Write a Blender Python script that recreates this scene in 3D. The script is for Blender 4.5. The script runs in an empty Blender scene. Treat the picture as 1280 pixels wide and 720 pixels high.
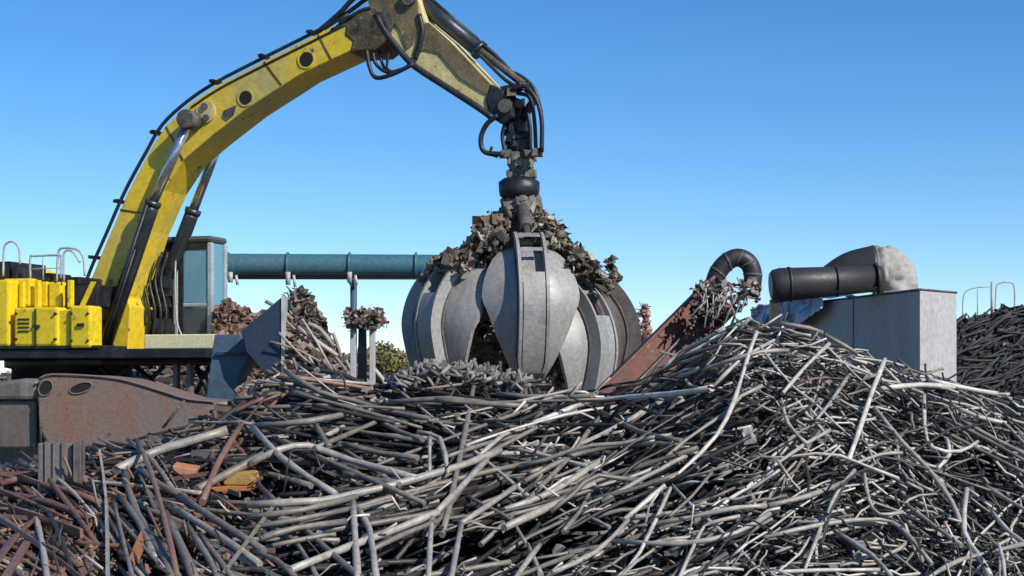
import bpy, math, random
from mathutils import Vector, Matrix, noise
R = math.radians
rnd = random.Random(11)
col = bpy.context.scene.collection
F, CZ, HY = 2030.0, 1.7, 470.0            # focal length (px of a 1280 frame), eye height, horizon row

def P(px, py, Y):                          # where the ray through a pixel meets the depth Y
    return Vector(((px-640)/F*Y, Y, CZ+(HY-py)/F*Y))

# ------------------------------------------------------------------ materials
def newmat(name):
    m = bpy.data.materials.new(name); m.use_nodes = True
    nt = m.node_tree; b = nt.nodes['Principled BSDF']
    return m, nt, b
def N(nt, t, **kw):
    n = nt.nodes.new(t)
    for k, v in kw.items():
        if k in n.inputs: n.inputs[k].default_value = v
        else: setattr(n, k, v)
    return n
def noise_n(nt, scale, detail=6, rough=.6, vec=None, stretch=None):
    tc = N(nt, 'ShaderNodeTexCoord'); n = N(nt, 'ShaderNodeTexNoise'); n.inputs['Scale'].default_value = scale
    n.inputs['Detail'].default_value = detail; n.inputs['Roughness'].default_value = rough
    if stretch:
        mp = N(nt, 'ShaderNodeMapping'); mp.inputs['Scale'].default_value = stretch
        nt.links.new(tc.outputs['Object'], mp.inputs[0]); nt.links.new(mp.outputs[0], n.inputs['Vector'])
    else: nt.links.new(tc.outputs['Object'], n.inputs['Vector'])
    return n
def ramp(nt, src, a, b, c0=(0,0,0,1), c1=(1,1,1,1)):
    r = N(nt, 'ShaderNodeValToRGB'); e = r.color_ramp.elements
    e[0].position = a; e[1].position = b; e[0].color = c0; e[1].color = c1
    nt.links.new(src, r.inputs[0]); return r
def mixc(nt, fac, a, b, mode='MIX'):
    m = N(nt, 'ShaderNodeMix'); m.data_type = 'RGBA'; m.blend_type = mode
    for i, s in ((0, fac), (6, a), (7, b)):
        if hasattr(s, 'is_linked') or hasattr(s, 'links'): nt.links.new(s, m.inputs[i])
        else: m.inputs[i].default_value = s if i == 0 else (*s, 1)[:4]
    return m.outputs[2]
def bump(nt, b, src, strength, dist=.02):
    bp = N(nt, 'ShaderNodeBump'); bp.inputs['Strength'].default_value = strength; bp.inputs['Distance'].default_value = dist
    nt.links.new(src, bp.inputs['Height']); nt.links.new(bp.outputs[0], b.inputs['Normal'])
def paint(name, base, dirt, amount=.5, rough=.5, metal=0, scale=2.0, chips=None, stretch=None, bmp=.15):
    m, nt, b = newmat(name)
    n = noise_n(nt, scale, 9, .65, stretch=stretch); r = ramp(nt, n.outputs[0], .62-amount*.35, .82-amount*.25)
    c = mixc(nt, r.outputs[0], base, dirt)
    n3 = noise_n(nt, scale*9, 5, .7); r3 = ramp(nt, n3.outputs[0], .3, .75, (.72,.72,.72,1), (1.12,1.12,1.12,1))
    c = mixc(nt, 1.0, c, r3.outputs[0], 'MULTIPLY')
    if chips:
        n2 = noise_n(nt, scale*5, 8, .75); r2 = ramp(nt, n2.outputs[0], .60, .64)
        c = mixc(nt, r2.outputs[0], c, chips)
    nt.links.new(c, b.inputs['Base Color'])
    rr = ramp(nt, n3.outputs[0], .3, .8, (rough-.12,)*3+(1,), (min(1, rough+.2),)*3+(1,)); nt.links.new(rr.outputs[0], b.inputs['Roughness'])
    b.inputs['Metallic'].default_value = metal
    bump(nt, b, n3.outputs[0], bmp)
    return m
def attrmat(name, rough=.5, metal=.12, scale=14, rust=(.16,.075,.04), rustamt=.35, bmp=.35):
    m, nt, b = newmat(name)
    a = N(nt, 'ShaderNodeAttribute'); a.attribute_name = 'col'
    n = noise_n(nt, scale, 6, .7); r = ramp(nt, n.outputs[0], .28, .72, (.55,.55,.55,1), (1.2,1.2,1.2,1))
    c = mixc(nt, 1.0, a.outputs['Color'], r.outputs[0], 'MULTIPLY')
    n2 = noise_n(nt, scale*.35, 7, .7); r2 = ramp(nt, n2.outputs[0], .72-rustamt*.4, .80-rustamt*.15, (0,0,0,1), (.8,.8,.8,1))
    c = mixc(nt, r2.outputs[0], c, rust)
    nt.links.new(c, b.inputs['Base Color']); b.inputs['Roughness'].default_value = rough; b.inputs['Metallic'].default_value = metal
    bump(nt, b, n.outputs[0], bmp, .012)
    return m

M = {}
M['yellow'] = paint('yellow_paint', (.86,.62,.012), (.60,.42,.03), .25, .38, chips=(.25,.16,.05), scale=1.6, bmp=.05)
M['boomyel'] = paint('dusty_yellow_paint', (.80,.56,.025), (.50,.41,.14), .55, .45, chips=(.16,.10,.05), scale=1.1, bmp=.12, stretch=(1,1,.6))
M['headgrime'] = paint('greasy_olive_paint', (.16,.125,.06), (.035,.028,.02), .6, .6, .1, scale=3.2, chips=(.40,.32,.12), bmp=.4)
M['olive'] = paint('olive_grime', (.20,.155,.075), (.10,.075,.035), .55, .7, scale=3, chips=(.36,.30,.14), bmp=.3)
M['stickyel'] = paint('grimy_yellow_paint', (.74,.62,.27), (.30,.24,.10), .5, .6, chips=(.06,.045,.03), scale=1.5, bmp=.25)
M['black'] = paint('black_grease', (.018,.02,.024), (.06,.055,.05), .4, .42, .2, scale=4)
M['rubber'] = paint('hose_rubber', (.014,.016,.02), (.05,.045,.04), .4, .45, 0, scale=6)
M['barrel'] = paint('dark_barrel', (.04,.05,.065), (.10,.10,.10), .4, .35, .4, scale=3)
M['chrome'] = paint('rod_steel', (.55,.56,.58), (.25,.25,.26), .3, .22, .8, scale=3, bmp=.03)
M['grit'] = paint('gritty_steel', (.34,.315,.27), (.07,.06,.05), .6, .75, .1, scale=7, chips=(.03,.026,.022), bmp=1.0)
M['grime'] = paint('grimy_steel', (.15,.14,.125), (.045,.038,.03), .55, .6, .25, scale=5, chips=(.34,.31,.27), bmp=.8)
M['tine'] = paint('worn_grapple_steel', (.36,.345,.32), (.24,.22,.195), .4, .5, .15, scale=2.2, chips=(.44,.42,.385), stretch=(1.4,1.4,.22), bmp=.18)
M['tinebrown'] = paint('brown_grapple_steel', (.17,.135,.115), (.10,.075,.06), .4, .5, .3, scale=1.8, stretch=(1,1,.35))
M['cream'] = paint('cream_paint', (.82,.73,.42), (.56,.48,.28), .2, .5, scale=3)
M['cabgrey'] = paint('cab_grey_paint', (.22,.29,.34), (.12,.14,.16), .4, .4, scale=3)
M['cabroof'] = paint('dark_roof_paint', (.07,.075,.08), (.14,.13,.12), .5, .5, scale=3)
M['cabframe'] = paint('cab_frame_paint', (.42,.46,.48), (.2,.2,.2), .4, .45, scale=3)
M['rail'] = paint('rail_paint', (.50,.50,.47), (.3,.27,.22), .4, .5, scale=6)
M['duct'] = paint('teal_duct_paint', (.045,.15,.20), (.08,.15,.17), .4, .5, scale=1.5, stretch=(.3,1,1))
M['bluepanel'] = paint('dark_blue_paint', (.016,.034,.068), (.03,.04,.055), .4, .5, scale=2)
M['bluegrey'] = paint('blue_grey_paint', (.055,.10,.16), (.05,.07,.09), .45, .5, scale=2)
M['rust'] = paint('rusty_plate', (.25,.125,.078), (.185,.168,.152), .72, .7, .1, scale=2.3, chips=(.10,.06,.045), stretch=(1.6,1,.25), bmp=.35)
M['rustred'] = paint('red_rust_beam', (.17,.062,.042), (.06,.042,.034), .5, .7, .1, scale=1.6, chips=(.30,.16,.10), bmp=.4)
M['darkpipe'] = paint('dark_pipe', (.035,.035,.037), (.06,.05,.045), .4, .5, .2, scale=3)
M['concrete'] = paint('pale_concrete', (.46,.45,.43), (.38,.37,.35), .5, .85, scale=1.2, stretch=(1,1,.35), bmp=.3)
M['crust'] = paint('mineral_crust', (.46,.43,.39), (.22,.20,.18), .5, .9, scale=4, bmp=1.0)
M['tarp'] = paint('blue_tarp', (.03,.10,.26), (.16,.22,.32), .4, .4, scale=4)
M['fray'] = paint('frayed_edge', (.7,.72,.74), (.3,.35,.4), .4, .8, scale=9)
M['channel'] = paint('grey_channel', (.22,.20,.185), (.12,.095,.08), .5, .6, .3, scale=3, stretch=(3,3,.3))
M['rods'] = attrmat('scrap_steel_rods')
M['debris'] = attrmat('scrap_debris', .75, .05, 9, (.15,.08,.045), .5, .6)
M['darkdebris'] = attrmat('charred_debris', .65, .1, 9, (.07,.05,.04), .2, .6)
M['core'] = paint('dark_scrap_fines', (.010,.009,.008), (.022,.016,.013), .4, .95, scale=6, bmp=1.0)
M['foliage'] = paint('olive_foliage', (.19,.17,.06), (.27,.22,.10), .5, .8, scale=1.0)
M['bark'] = paint('bark', (.10,.07,.05), (.06,.045,.03), .5, .9, scale=6)
M['ground'] = paint('dirt_ground', (.17,.14,.105), (.10,.08,.065), .5, .95, scale=.35, bmp=.4)
M['dark'] = paint('painted_hole_shade', (.008,.008,.009), (.012,.011,.01), .3, .8, scale=3)  # near-black colour painting the shade inside holes that are not cut
m, nt, b = newmat('cab_glass'); b.inputs['Base Color'].default_value = (.17,.37,.48,1); b.inputs['Roughness'].default_value = .08
b.inputs['Transmission Weight'].default_value = .22; b.inputs['IOR'].default_value = 1.5; M['glass'] = m
m, nt, b = newmat('clear_glass'); b.inputs['Base Color'].default_value = (.5,.6,.62,1); b.inputs['Roughness'].default_value = .05; b.inputs['Transmission Weight'].default_value = .9; b.inputs['IOR'].default_value = 1.2; M['clear'] = m

# ------------------------------------------------------------------ mesh builder
class MB:
    def __init__(s): s.v = []; s.f = []; s.c = []; s.s = []
    def add(s, vs, fs, c=(.3,.3,.3), smooth=False):
        o = len(s.v); s.v += [Vector(q) for q in vs]
        for f in fs: s.f.append([o+i for i in f]); s.c.append(c); s.s.append(smooth)
    def box(s, c, size, rot=None, col=(.3,.3,.3), jit=0):
        hx, hy, hz = size[0]/2, size[1]/2, size[2]/2; vs = []
        for x in (-1, 1):
            for y in (-1, 1):
                for z in (-1, 1):
                    q = Vector((x*hx, y*hy, z*hz))
                    if jit: q += Vector((rnd.uniform(-1,1)*hx, rnd.uniform(-1,1)*hy, rnd.uniform(-1,1)*hz))*jit
                    vs.append((rot @ q if rot else q)+Vector(c))
        s.add(vs, [(0,1,3,2),(4,6,7,5),(0,4,5,1),(2,3,7,6),(0,2,6,4),(1,5,7,3)], col)
    def prism(s, pts, off, col=(.3,.3,.3)):
        n = len(pts); off = Vector(off); a = [Vector(p) for p in pts]
        s.add(a+[p+off for p in a], [tuple(range(n)), tuple(range(2*n-1, n-1, -1))]+[(i, i+n, (i+1)%n+n, (i+1)%n) for i in range(n)], col)
    def tube(s, pts, r, sides=8, col=(.3,.3,.3), flat=1.0, caps=True, twist=0):
        pts = [Vector(p) for p in pts]; n = len(pts)
        if not hasattr(r, '__len__'): r = [r]*n
        t0 = (pts[1]-pts[0]).normalized(); a = t0.orthogonal().normalized()
        if twist: a = Matrix.Rotation(twist, 3, t0) @ a
        vs = []
        for i, p in enumerate(pts):
            t = (pts[min(i+1, n-1)]-pts[max(i-1, 0)])
            t = t.normalized() if t.length > 1e-9 else t0
            a = (a-t*a.dot(t)); a = a.normalized() if a.length > 1e-6 else t.orthogonal().normalized()
            b = t.cross(a)
            for k in range(sides):
                w = 2*math.pi*(k+.5)/sides; vs.append(p+a*math.cos(w)*r[i]+b*math.sin(w)*r[i]*flat)
        o = len(s.v); s.v += vs
        for i in range(n-1):
            for k in range(sides):
                s.f.append([o+i*sides+k, o+i*sides+(k+1)%sides, o+(i+1)*sides+(k+1)%sides, o+(i+1)*sides+k]); s.c.append(col); s.s.append(sides > 4)
        if caps:
            s.f.append([o+k for k in range(sides)][::-1]); s.c.append(col); s.s.append(False)
            s.f.append([o+(n-1)*sides+k for k in range(sides)]); s.c.append(col); s.s.append(False)
    def shard(s, c, r, col):
        k = rnd.random(); c = Vector(c)
        rot = Matrix.Rotation(rnd.uniform(0, 6.3), 3, Vector((rnd.uniform(-1,1), rnd.uniform(-1,1), rnd.uniform(-1,1))).normalized())
        if k < .72: s.box(c, (r*rnd.uniform(.5,1.5), r*rnd.uniform(.3,1), r*rnd.uniform(.2,.7)), rot, col, .45)
        elif k < .87:                        # crumpled sheet
            g = 4; vs = []
            for i in range(g):
                for j in range(g):
                    q = Vector(((i/(g-1)-.5)*2*r, (j/(g-1)-.5)*1.6*r, rnd.uniform(-.35,.35)*r)); vs.append(rot @ q+c)
            d = rot @ Vector((0, 0, .03*r+.004)); n = g*g
            fs = []
            for i in range(g-1):
                for j in range(g-1):
                    q = [i*g+j, (i+1)*g+j, (i+1)*g+j+1, i*g+j+1]; fs.append(q); fs.append([x+n for x in q][::-1])
            s.add(vs+[v+d for v in vs], fs, col)
        else:
            p = [c+rot @ Vector((t*r*1.3, math.sin(t*3)*r*.4, rnd.uniform(-.2,.2)*r)) for t in (-1,-.4,.3,1)]
            s.tube(p, r*.12, 5, col)
    def build(s, name, mat, parent=None, origin=None, bevel=0):
        if origin is None:
            if parent is not None: origin = WL[parent.name]
            else:
                origin = Vector((0,0,0))
                for v in s.v: origin += v
                origin /= max(1, len(s.v)); origin.z = min(v.z for v in s.v)
        origin = Vector(origin)
        me = bpy.data.meshes.new(name); me.from_pydata([v-origin for v in s.v], [], s.f); me.update()
        me.polygons.foreach_set('use_smooth', s.s)
        at = me.attributes.new('col', 'FLOAT_COLOR', 'FACE')
        at.data.foreach_set('color', [x for c in s.c for x in (c[0], c[1], c[2], 1)])
        me.materials.append(M[mat] if isinstance(mat, str) else mat)
        o = bpy.data.objects.new(name, me); col.objects.link(o); WL[o.name] = origin
        if parent is not None: o.parent = parent; o.location = origin-WL[parent.name]
        else: o.location = origin
        if bevel:
            md = o.modifiers.new('bevel', 'BEVEL'); md.width = bevel; md.segments = 2; md.limit_method = 'ANGLE'; md.angle_limit = R(40)
            md.harden_normals = False
        return o
WL = {}                                    # world origin of every object by name
def tag(o, label=None, cat=None, group=None, kind=None):
    for k, v in (('label', label), ('category', cat), ('group', group), ('kind', kind)):
        if v: o[k] = v
    return o
def empty(name, loc, label, cat, group=None):
    o = bpy.data.objects.new(name, None); col.objects.link(o); o.location = loc; o.empty_display_size = .3
    WL[o.name] = Vector(loc); tag(o, label, cat, group); return o
def smooth_path(pts, n=5):                 # Catmull-Rom through 3-D points
    pts = [Vector(p) for p in pts]; out = []
    q = [pts[0]*2-pts[1]]+pts+[pts[-1]*2-pts[-2]]
    for i in range(1, len(q)-2):
        a, b, c, d = q[i-1:i+3]
        for k in range(n):
            t = k/n; out.append(.5*((2*b)+(c-a)*t+(2*a-5*b+4*c-d)*t*t+(3*b-a-3*c+d)*t**3))
    out.append(pts[-1]); return out
def lathe(mb, c, prof, seg=24, col=(.3,.3,.3), lump=0):
    c = Vector(c); vs = []; n = len(prof)
    for r, z in prof:
        for k in range(seg):
            w = 2*math.pi*k/seg; rr = r*(1+lump*noise.noise(Vector((math.cos(w)*2, math.sin(w)*2, z*5))))
            vs.append(c+Vector((rr*math.cos(w), rr*math.sin(w), z)))
    fs = [(i*seg+k, i*seg+(k+1)%seg, (i+1)*seg+(k+1)%seg, (i+1)*seg+k) for i in range(n-1) for k in range(seg)]
    mb.add(vs, fs+[tuple(range(seg))[::-1], tuple(range((n-1)*seg, n*seg))], col, True)

# ------------------------------------------------------------------ ground
mb = MB(); G = 40
mb.add([(-3000,-500,0),(3000,-500,0),(3000,4000,0),(-3000,4000,0)], [(0,1,2,3)])
tag(mb.build('ground', 'ground', origin=(0,0,0)), 'pale brown bare dirt of the scrap yard reaching the horizon', kind='structure')

# ------------------------------------------------------------------ the excavator (faces right, turned 18 degrees towards the camera)
HA = R(18); U = Vector((math.cos(HA), -math.sin(HA), 0)); V = Vector((math.sin(HA), math.cos(HA), 0)); W = Vector((0,0,1))
PIV = P(150, 430, 23.5); S0 = PIV-U*.8; S0.z = 0
def Mx(a, b, c): return S0+U*a+V*b+W*c
def AC(px, py, b):                         # pixel -> (a, c) on the machine plane at side offset b
    k = (px-640)/F; o = S0+V*b             # (o.x+a U.x) = k (o.y+a U.y)
    a = (k*o.y-o.x)/(U.x-k*U.y); y = o.y+a*U.y
    return a, CZ+(HY-py)/F*y
def Q(px, py, b): a, c = AC(px, py, b); return Mx(a, b, c)
EX = empty('scrap_handler', S0, 'big yellow tracked excavator with raised arched boom standing behind the rusty casing', 'excavator')
def mbox(mb, a0, a1, b0, b1, c0, c1, colr=(.3,.3,.3)):
    mb.prism([Mx(a0,b0,c0), Mx(a1,b0,c0), Mx(a1,b0,c1), Mx(a0,b0,c1)], V*(b1-b0), colr)
def pbox(mb, x0, x1, y0, y1, b0, b1):      # a machine-aligned box given by the pixels of its near face
    a0, c0 = AC(x0, y1, b0); a1, c1 = AC(x1, y1, b0); _, c2 = AC((x0+x1)/2, y0, b0); _, c3 = AC((x0+x1)/2, y1, b0)
    mbox(mb, a0, a1, b0, b1, c3, c2)
for x0_, x1_, yy in ((22,36,398),(22,36,403),(22,36,408),(22,36,413)):
    mb = MB(); pbox(mb, x0_, x1_, yy, yy+2, -1.352, -1.341); mb.build('louvre', 'black', EX)
for x_, y0_, y1_ in ((43,386,432),(-20,352,432)):
    mb = MB(); pbox(mb, x_, x_+1, y0_, y1_, -1.37, -1.33); mb.build('door_seam', 'black', EX)
for x_, y_ in ((20,392),(20,424),(69,392),(69,424),(90,392),(90,426),(110,392),(110,426)):
    mb = MB(); c_ = Q(x_,y_,-1.355); mb.tube([c_+V*.02, c_-V*.02], .018, 8); mb.build('bolt', 'black', EX)
# undercarriage
mb = MB(); mbox(mb, -.9, .9, -.75, .75, 1.0, 1.62); mbox(mb, -.5, .5, -1.4, 1.4, .75, 1.1); uc = mb.build('undercarriage', 'black', EX, bevel=.03)
mb = MB(); lathe(mb, Mx(0,0,1.6), [(.85,0),(.85,.2),(.95,.22),(.95,.36)], 36); mb.build('slew_ring', 'black', EX)
for sgn in (-1, 1):
    mb = MB(); pts = []
    L, h = 1.9, .5
    for k in range(48):
        t = k/48*2*math.pi; x = math.cos(t); z = math.sin(t)
        pts.append((math.copysign(min(abs(x)*2.6, 1.9), x)+.5*x, .52+z*.52))
    mb.prism([Mx(x, sgn*1.5-.3, z) for x, z in pts], V*.6)
    tr = mb.build('crawler_track', 'black', EX)
    mb = MB()
    for k in range(48):
        x, z = pts[k]; x2, z2 = pts[(k+1)%48]; cx, cz = (x+x2)/2, (z+z2)/2
        mb.box(Mx(cx, sgn*1.5, cz), (.09, .66, .09), Matrix.Rotation(-HA, 3, 'Z'))
    mb.build('track_shoe', 'grime', tr)
# deck
mb = MB(); a0 = AC(-190, 440, -1.3)[0]; aR = AC(272, 450, -1.0)[0]
mbox(mb, a0, aR, -1.3, 1.3, 1.94, 2.07); mbox(mb, a0, AC(125,440,-1.3)[0], -1.33, -.6, 2.07, 2.12)
mb.build('deck', 'black', EX, bevel=.015)
# yellow bodywork
mb = MB(); mbox(mb, a0-.3, AC(-60,400,-1.3)[0], -1.36, 1.36, 2.0, 3.35); mb.build('counterweight', 'yellow', EX, bevel=.12)
for (x0, x1, y0, y1, b0, b1) in ((-55,11,350,433,-1.32,-.5),(17,72,384,433,-1.34,-.95),(87,113,382,435,-1.36,-1.05)):
    mb = MB(); pbox(mb, x0, x1, y0, y1, b0, b1); q = mb.build('storage_box', 'yellow', EX, bevel=.035)
    mb = MB(); xm = (x0+x1)/2; pbox(mb, xm-4, xm+4, y0+22, y0+26, b0-.03, b0-.002); mb.build('latch', 'black', q)
mb = MB(); pbox(mb, 72, 87, 387, 434, -1.30, -.6); q = mb.build('side_door', 'yellow', EX, bevel=.02)
mb = MB(); pbox(mb, 3, 38, 348, 383, -1.1, .4); pbox(mb, 60, 76, 352, 384, -1.0, .4); pbox(mb, 38, 60, 352, 384, -.98, .5); mb.build('engine_hood', 'yellow', EX, bevel=.03)
for x, y in ((43, 350), (84, 350), (24, 352)):
    mb = MB(); pbox(mb, x, x+5, y, 384, -1.14, -1.06); mb.build('body_frame', 'yellow', EX, bevel=.008)
mb = MB()
mb.prism([Q(98,384,-1.1), Q(103,384,-1.1), Q(118,352,-1.1), Q(113,352,-1.1)], V*.06); mb.build('brace', 'yellow', EX, bevel=.008)
mb = MB()
for (x0,x1,y0,y1,b0,b1) in ((-30,12,327,349,-.9,0),(14,22,334,349,-.9,-.3),(22,30,340,349,-.8,-.3),(50,62,341,353,-.95,-.4),(78,122,356,384,-.9,.3),(84,100,346,356,-.9,.2)): pbox(mb,x0,x1,y0,y1,b0,b1)
mb.build('engine', 'black', EX, bevel=.02)
for path in ([(4,345),(5,312),(10,303),(18,303),(24,312),(25,330)], [(38,350),(38,322),(44,320),(74,319),(76,322),(76,348)], [(71,352),(73,316),(80,310),(96,312),(104,322),(106,345)], [(80,352),(80,318),(86,313),(92,316),(100,328)]):
    mb = MB(); bb = -1.0; mb.tube(smooth_path([Q(x,y,bb) for x,y in path], 4), .016, 8)
    if path[0][0] == 38: mb.tube([Q(54,320,bb), Q(54,350,bb)], .012, 6); mb.tube([Q(38,336,bb), Q(76,335,bb)], .011, 6)
    mb.build('handrail', 'rail', EX)
mb = MB(); mbox(mb, .3, AC(272,450,-1.0)[0]-.1, -.9, .9, 1.85, 1.94); pbox(mb, 125, 262, 451, 455, -.95, -.85); mb.build('deck_subframe', 'black', EX, bevel=.02)
for x in (216,233):
    mb = MB(); pbox(mb, x, x+5, 450, 500, -.9, -.8); mb.build('support_leg', 'channel', EX)
for xa, xb in ((125,160),(170,205),(245,262)):
    mb = MB(); mb.tube([Q(xa,458,-.7), Q(xb,492,-.7)], .04, 6); mb.tube([Q(xb,458,-.6), Q(xa,492,-.6)], .035, 6); mb.build('cross_brace', 'black', EX)
# dark works between boom and cab
mb = MB(); pbox(mb, 166, 216, 312, 434, .47, .55); pbox(mb, 120, 150, 392, 436, .0, .4); pbox(mb, 178, 205, 300, 350, .5, .7); mbox(mb, AC(120,440,0)[0], AC(150,440,0)[0], -.5, .4, 2.07, 2.5)
for _ in range(40):
    x, y = rnd.uniform(172,212), rnd.uniform(330,425)
    mb.box(Q(x, y, rnd.uniform(.2,.42)), (rnd.uniform(.05,.25), .1, rnd.uniform(.05,.2)), None, jit=.3)
for k in range(5):
    x = 176+k*7; mb.tube(smooth_path([Q(x,430,.1), Q(x+4,390,.05), Q(x-3,350,.1), Q(x+6,315,.2)], 5), .02, 6)
mb.build('valve_block', 'black', EX)
# cab
cb0, cb1 = .5, .98
a_f = AC(264,400,cb0)[0]; a_m = AC(216,400,cb0)[0]; a_r = AC(190,400,cb0)[0]
zb = AC(240,432,cb0)[1]; zt = AC(240,295,cb0)[1]; zl = AC(240,421,cb0)[1]; zm = AC(240,381,cb0)[1]
mb = MB(); mbox(mb, a_r-.05, a_f, cb0, cb1, 2.07, zl); cab = mb.build('cab', 'cream', EX, bevel=.02)
mb = MB(); mbox(mb, AC(180,440,-.9)[0], AC(268,440,-.9)[0], -.9, cb0-.01, 2.072, 2.27); mb.build('step_plate', 'cream', cab, bevel=.015)
mb = MB()
for a, b in ((a_f-.07, cb0), (a_f-.07, cb1-.07), (a_m, cb0), (a_r, cb0), (a_r, cb1-.07)): mbox(mb, a, a+.08, b, b+.08, zl, zt-.1)
mbox(mb, a_m+.08, a_f-.07, cb0+.01, cb0+.06, zm-.03, zm+.03); mb.build('cab_pillar', 'cabframe', cab, bevel=.015)
mb = MB(); mbox(mb, a_m+.082, a_m+.17, cb0+.005, cb0+.07, zl, zt-.1); mbox(mb, a_m+.17, a_f-.072, cb0+.005, cb0+.07, zt-.20, zt-.1); mb.build('door_frame', 'black', cab, bevel=.01)
mb = MB(); mbox(mb, a_r-.02, a_f+.01, cb0-.02, cb1+.02, zt-.1, zt); mb.build('cab_roof', 'cabroof', cab, bevel=.06)
mb = MB(); mbox(mb, a_m+.085, a_f-.075, cb0+.02, cb0+.04, zm+.035, zt-.105); mb.build('side_window', 'glass', cab)
mb = MB(); mbox(mb, a_m+.085, a_f-.075, cb0+.02, cb0+.04, zl+.005, zm-.035); mb.build('lower_window', 'clear', cab)
mb = MB(); mbox(mb, a_f-.045, a_f-.025, cb0+.085, cb1-.075, zl+.42, zt-.105); mb.build('windscreen', 'glass', cab)
mb = MB(); mbox(mb, a_f-.05, a_f-.005, cb0+.082, cb1-.072, zl+.002, zl+.41); mb.build('front_panel', 'cabgrey', cab, bevel=.01)
mb = MB(); mbox(mb, a_m+.22, a_f-.09, cb0+.1, cb0+.16, zm-.13, zm-.04); mbox(mb, a_m+.1, a_m+.5, cb0+.2, cb1-.15, zl+.001, zl+.35); mbox(mb, a_m+.05, a_m+.18, cb0+.2, cb1-.15, zl+.3, zl+1.0); mb.build('seat', 'black', cab, bevel=.05)
mb = MB(); mbox(mb, a_r+.0, a_m-.01, cb0+.05, cb1-.05, zl+.01, zt-.12); mb.build('rear_panel', 'black', cab)
mb = MB(); mb.tube(smooth_path([Q(230,425,cb0-.06), Q(221,400,cb0-.08), Q(219,340,cb0-.08), Q(222,300,cb0-.05)], 5), .014, 8); mb.build('grab_handle', 'rail', cab)
# boom
BW = .335
up = [(100,388),(115,345),(136,295),(160,240),(185,192),(206,158),(236,130),(272,106),(330,76),(390,46),(440,20),(462,8),(482,20),(486,40)]
lo = [(466,60),(437,64),(375,93),(307,137),(262,172),(229,200),(204,238),(182,288),(168,332),(158,372),(163,384),(160,442),(146,442),(134,418),(120,398)]
mb = MB(); mb.prism([Q(x,y,-BW) for x, y in up+lo], V*2*BW); boom = mb.build('boom', 'boomyel', EX, bevel=.018)
def disc(px, py, b, r, t, mat, name, parent, sx=1):
    mb = MB(); c = Q(px,py,b); mb.tube([c, c-V*t], r, 24); return mb.build(name, mat, parent)
for x, y, r in ((383,74,.10),(307,122,.095)):
    disc(x, y, -BW-.001, r+.03, .012, 'boomyel', 'collar', boom); disc(x, y, -BW-.014, r, .004, 'dark', 'boss_opening', boom)  # flat dark disc on the face paints the hole's inner shade
disc(258,140,-BW-.001,.15,.03,'stickyel','pin_boss',boom); disc(256,133,-BW-.032,.05,.03,'grime','pin',boom); disc(258,147,-BW-.032,.045,.03,'grime','pin',boom)
for q0, q1 in (((208,158),(229,200)),((330,77),(352,106)),((150,262),(190,268)),((398,43),(414,74))):
    mb = MB(); mb.tube([Q(*q0,-BW-.002), Q(*q1,-BW-.002)], .012, 6); mb.build('weld_seam', 'headgrime', boom)
mb = MB(); mb.tube(smooth_path([Q(x+3,y+4,-BW-.012) for x, y in ((236,130),(272,106),(330,76),(390,46),(430,26))],4), .014, 6); mb.build('grease_line', 'black', boom)
mb = MB(); mb.prism([Q(x,y,-BW-.002) for x, y in ((277,147),(280,138),(296,131),(292,144),(283,152))], -V*.004); mb.build('faded_patch', 'grime', boom)
mb = MB(); mb.prism([Q(x,y,-BW-.015) for x, y in ((432,27),(445,17),(462,6),(480,14),(488,34),(484,50),(468,63),(448,64),(436,66),(440,52),(430,44))], V*(2*BW+.03)); mb.build('boom_head', 'headgrime', boom, bevel=.03)
pp = [(103,368),(113,338),(134,290),(157,238),(183,190),(203,156),(234,127),(270,103),(328,73),(388,43),(436,18)]
for b, k in ((-BW+.04, 0), (-BW+.14, 1), (.1, 0)):
    mb = MB(); mb.tube(smooth_path([Q(x-k*.5,y+.2-k*.5,b) for x, y in pp], 4), .022, 8); mb.build('hydraulic_line', 'rubber', boom)
mb = MB()
for x, y in ((150,252),(196,166),(270,103),(330,71),(390,41),(120,322)):
    mb = MB(); mb.box(Q(x,y,-BW+.1), (.07,.26,.045), Matrix.Rotation(-HA,3,'Z'), jit=.2); mb.build('line_clamp', 'black', boom)
# lifting rams, one on each side of the boom
for b, dx in ((-BW-.16, 0), (BW+.16, 0)):
    if b < 0: pr, pm, pf = Q(237,150,b), Q(190,257,b), Q(128,440,b)
    else: 
        s1, s2 = AC(237,150,-b), AC(128,440,-b); pr, pf = Mx(s1[0],b,s1[1]), Mx(s2[0],b,s2[1]); pm = pr.lerp(pf, .37)
    mb = MB(); mb.tube([pf, pf.lerp(pm,.97), pm], .105, 16); mb.tube([pm, pm+(pm-pf).normalized()*.07], .12, 16)
    cy = mb.build('boom_ram', 'barrel', EX)
    mb = MB(); mb.tube([pm+(pm-pf).normalized()*.07, pr], .07, 12); mb.build('ram_rod', 'chrome', cy)
    mb = MB(); mb.tube([pr-V*.14, pr+V*.14], .13, 16); mb.build('rod_eye', 'grime', cy)
    mb = MB()
    off = -V*.13*(1 if b < 0 else -1)
    mb.tube([pf+off+U*.02, pm+off], .022, 6); mb.tube([pf+off+U*.07, pm.lerp(pf,.3)+off+U*.05], .018, 6); mb.build('ram_pipe', 'rubber', cy)
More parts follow.
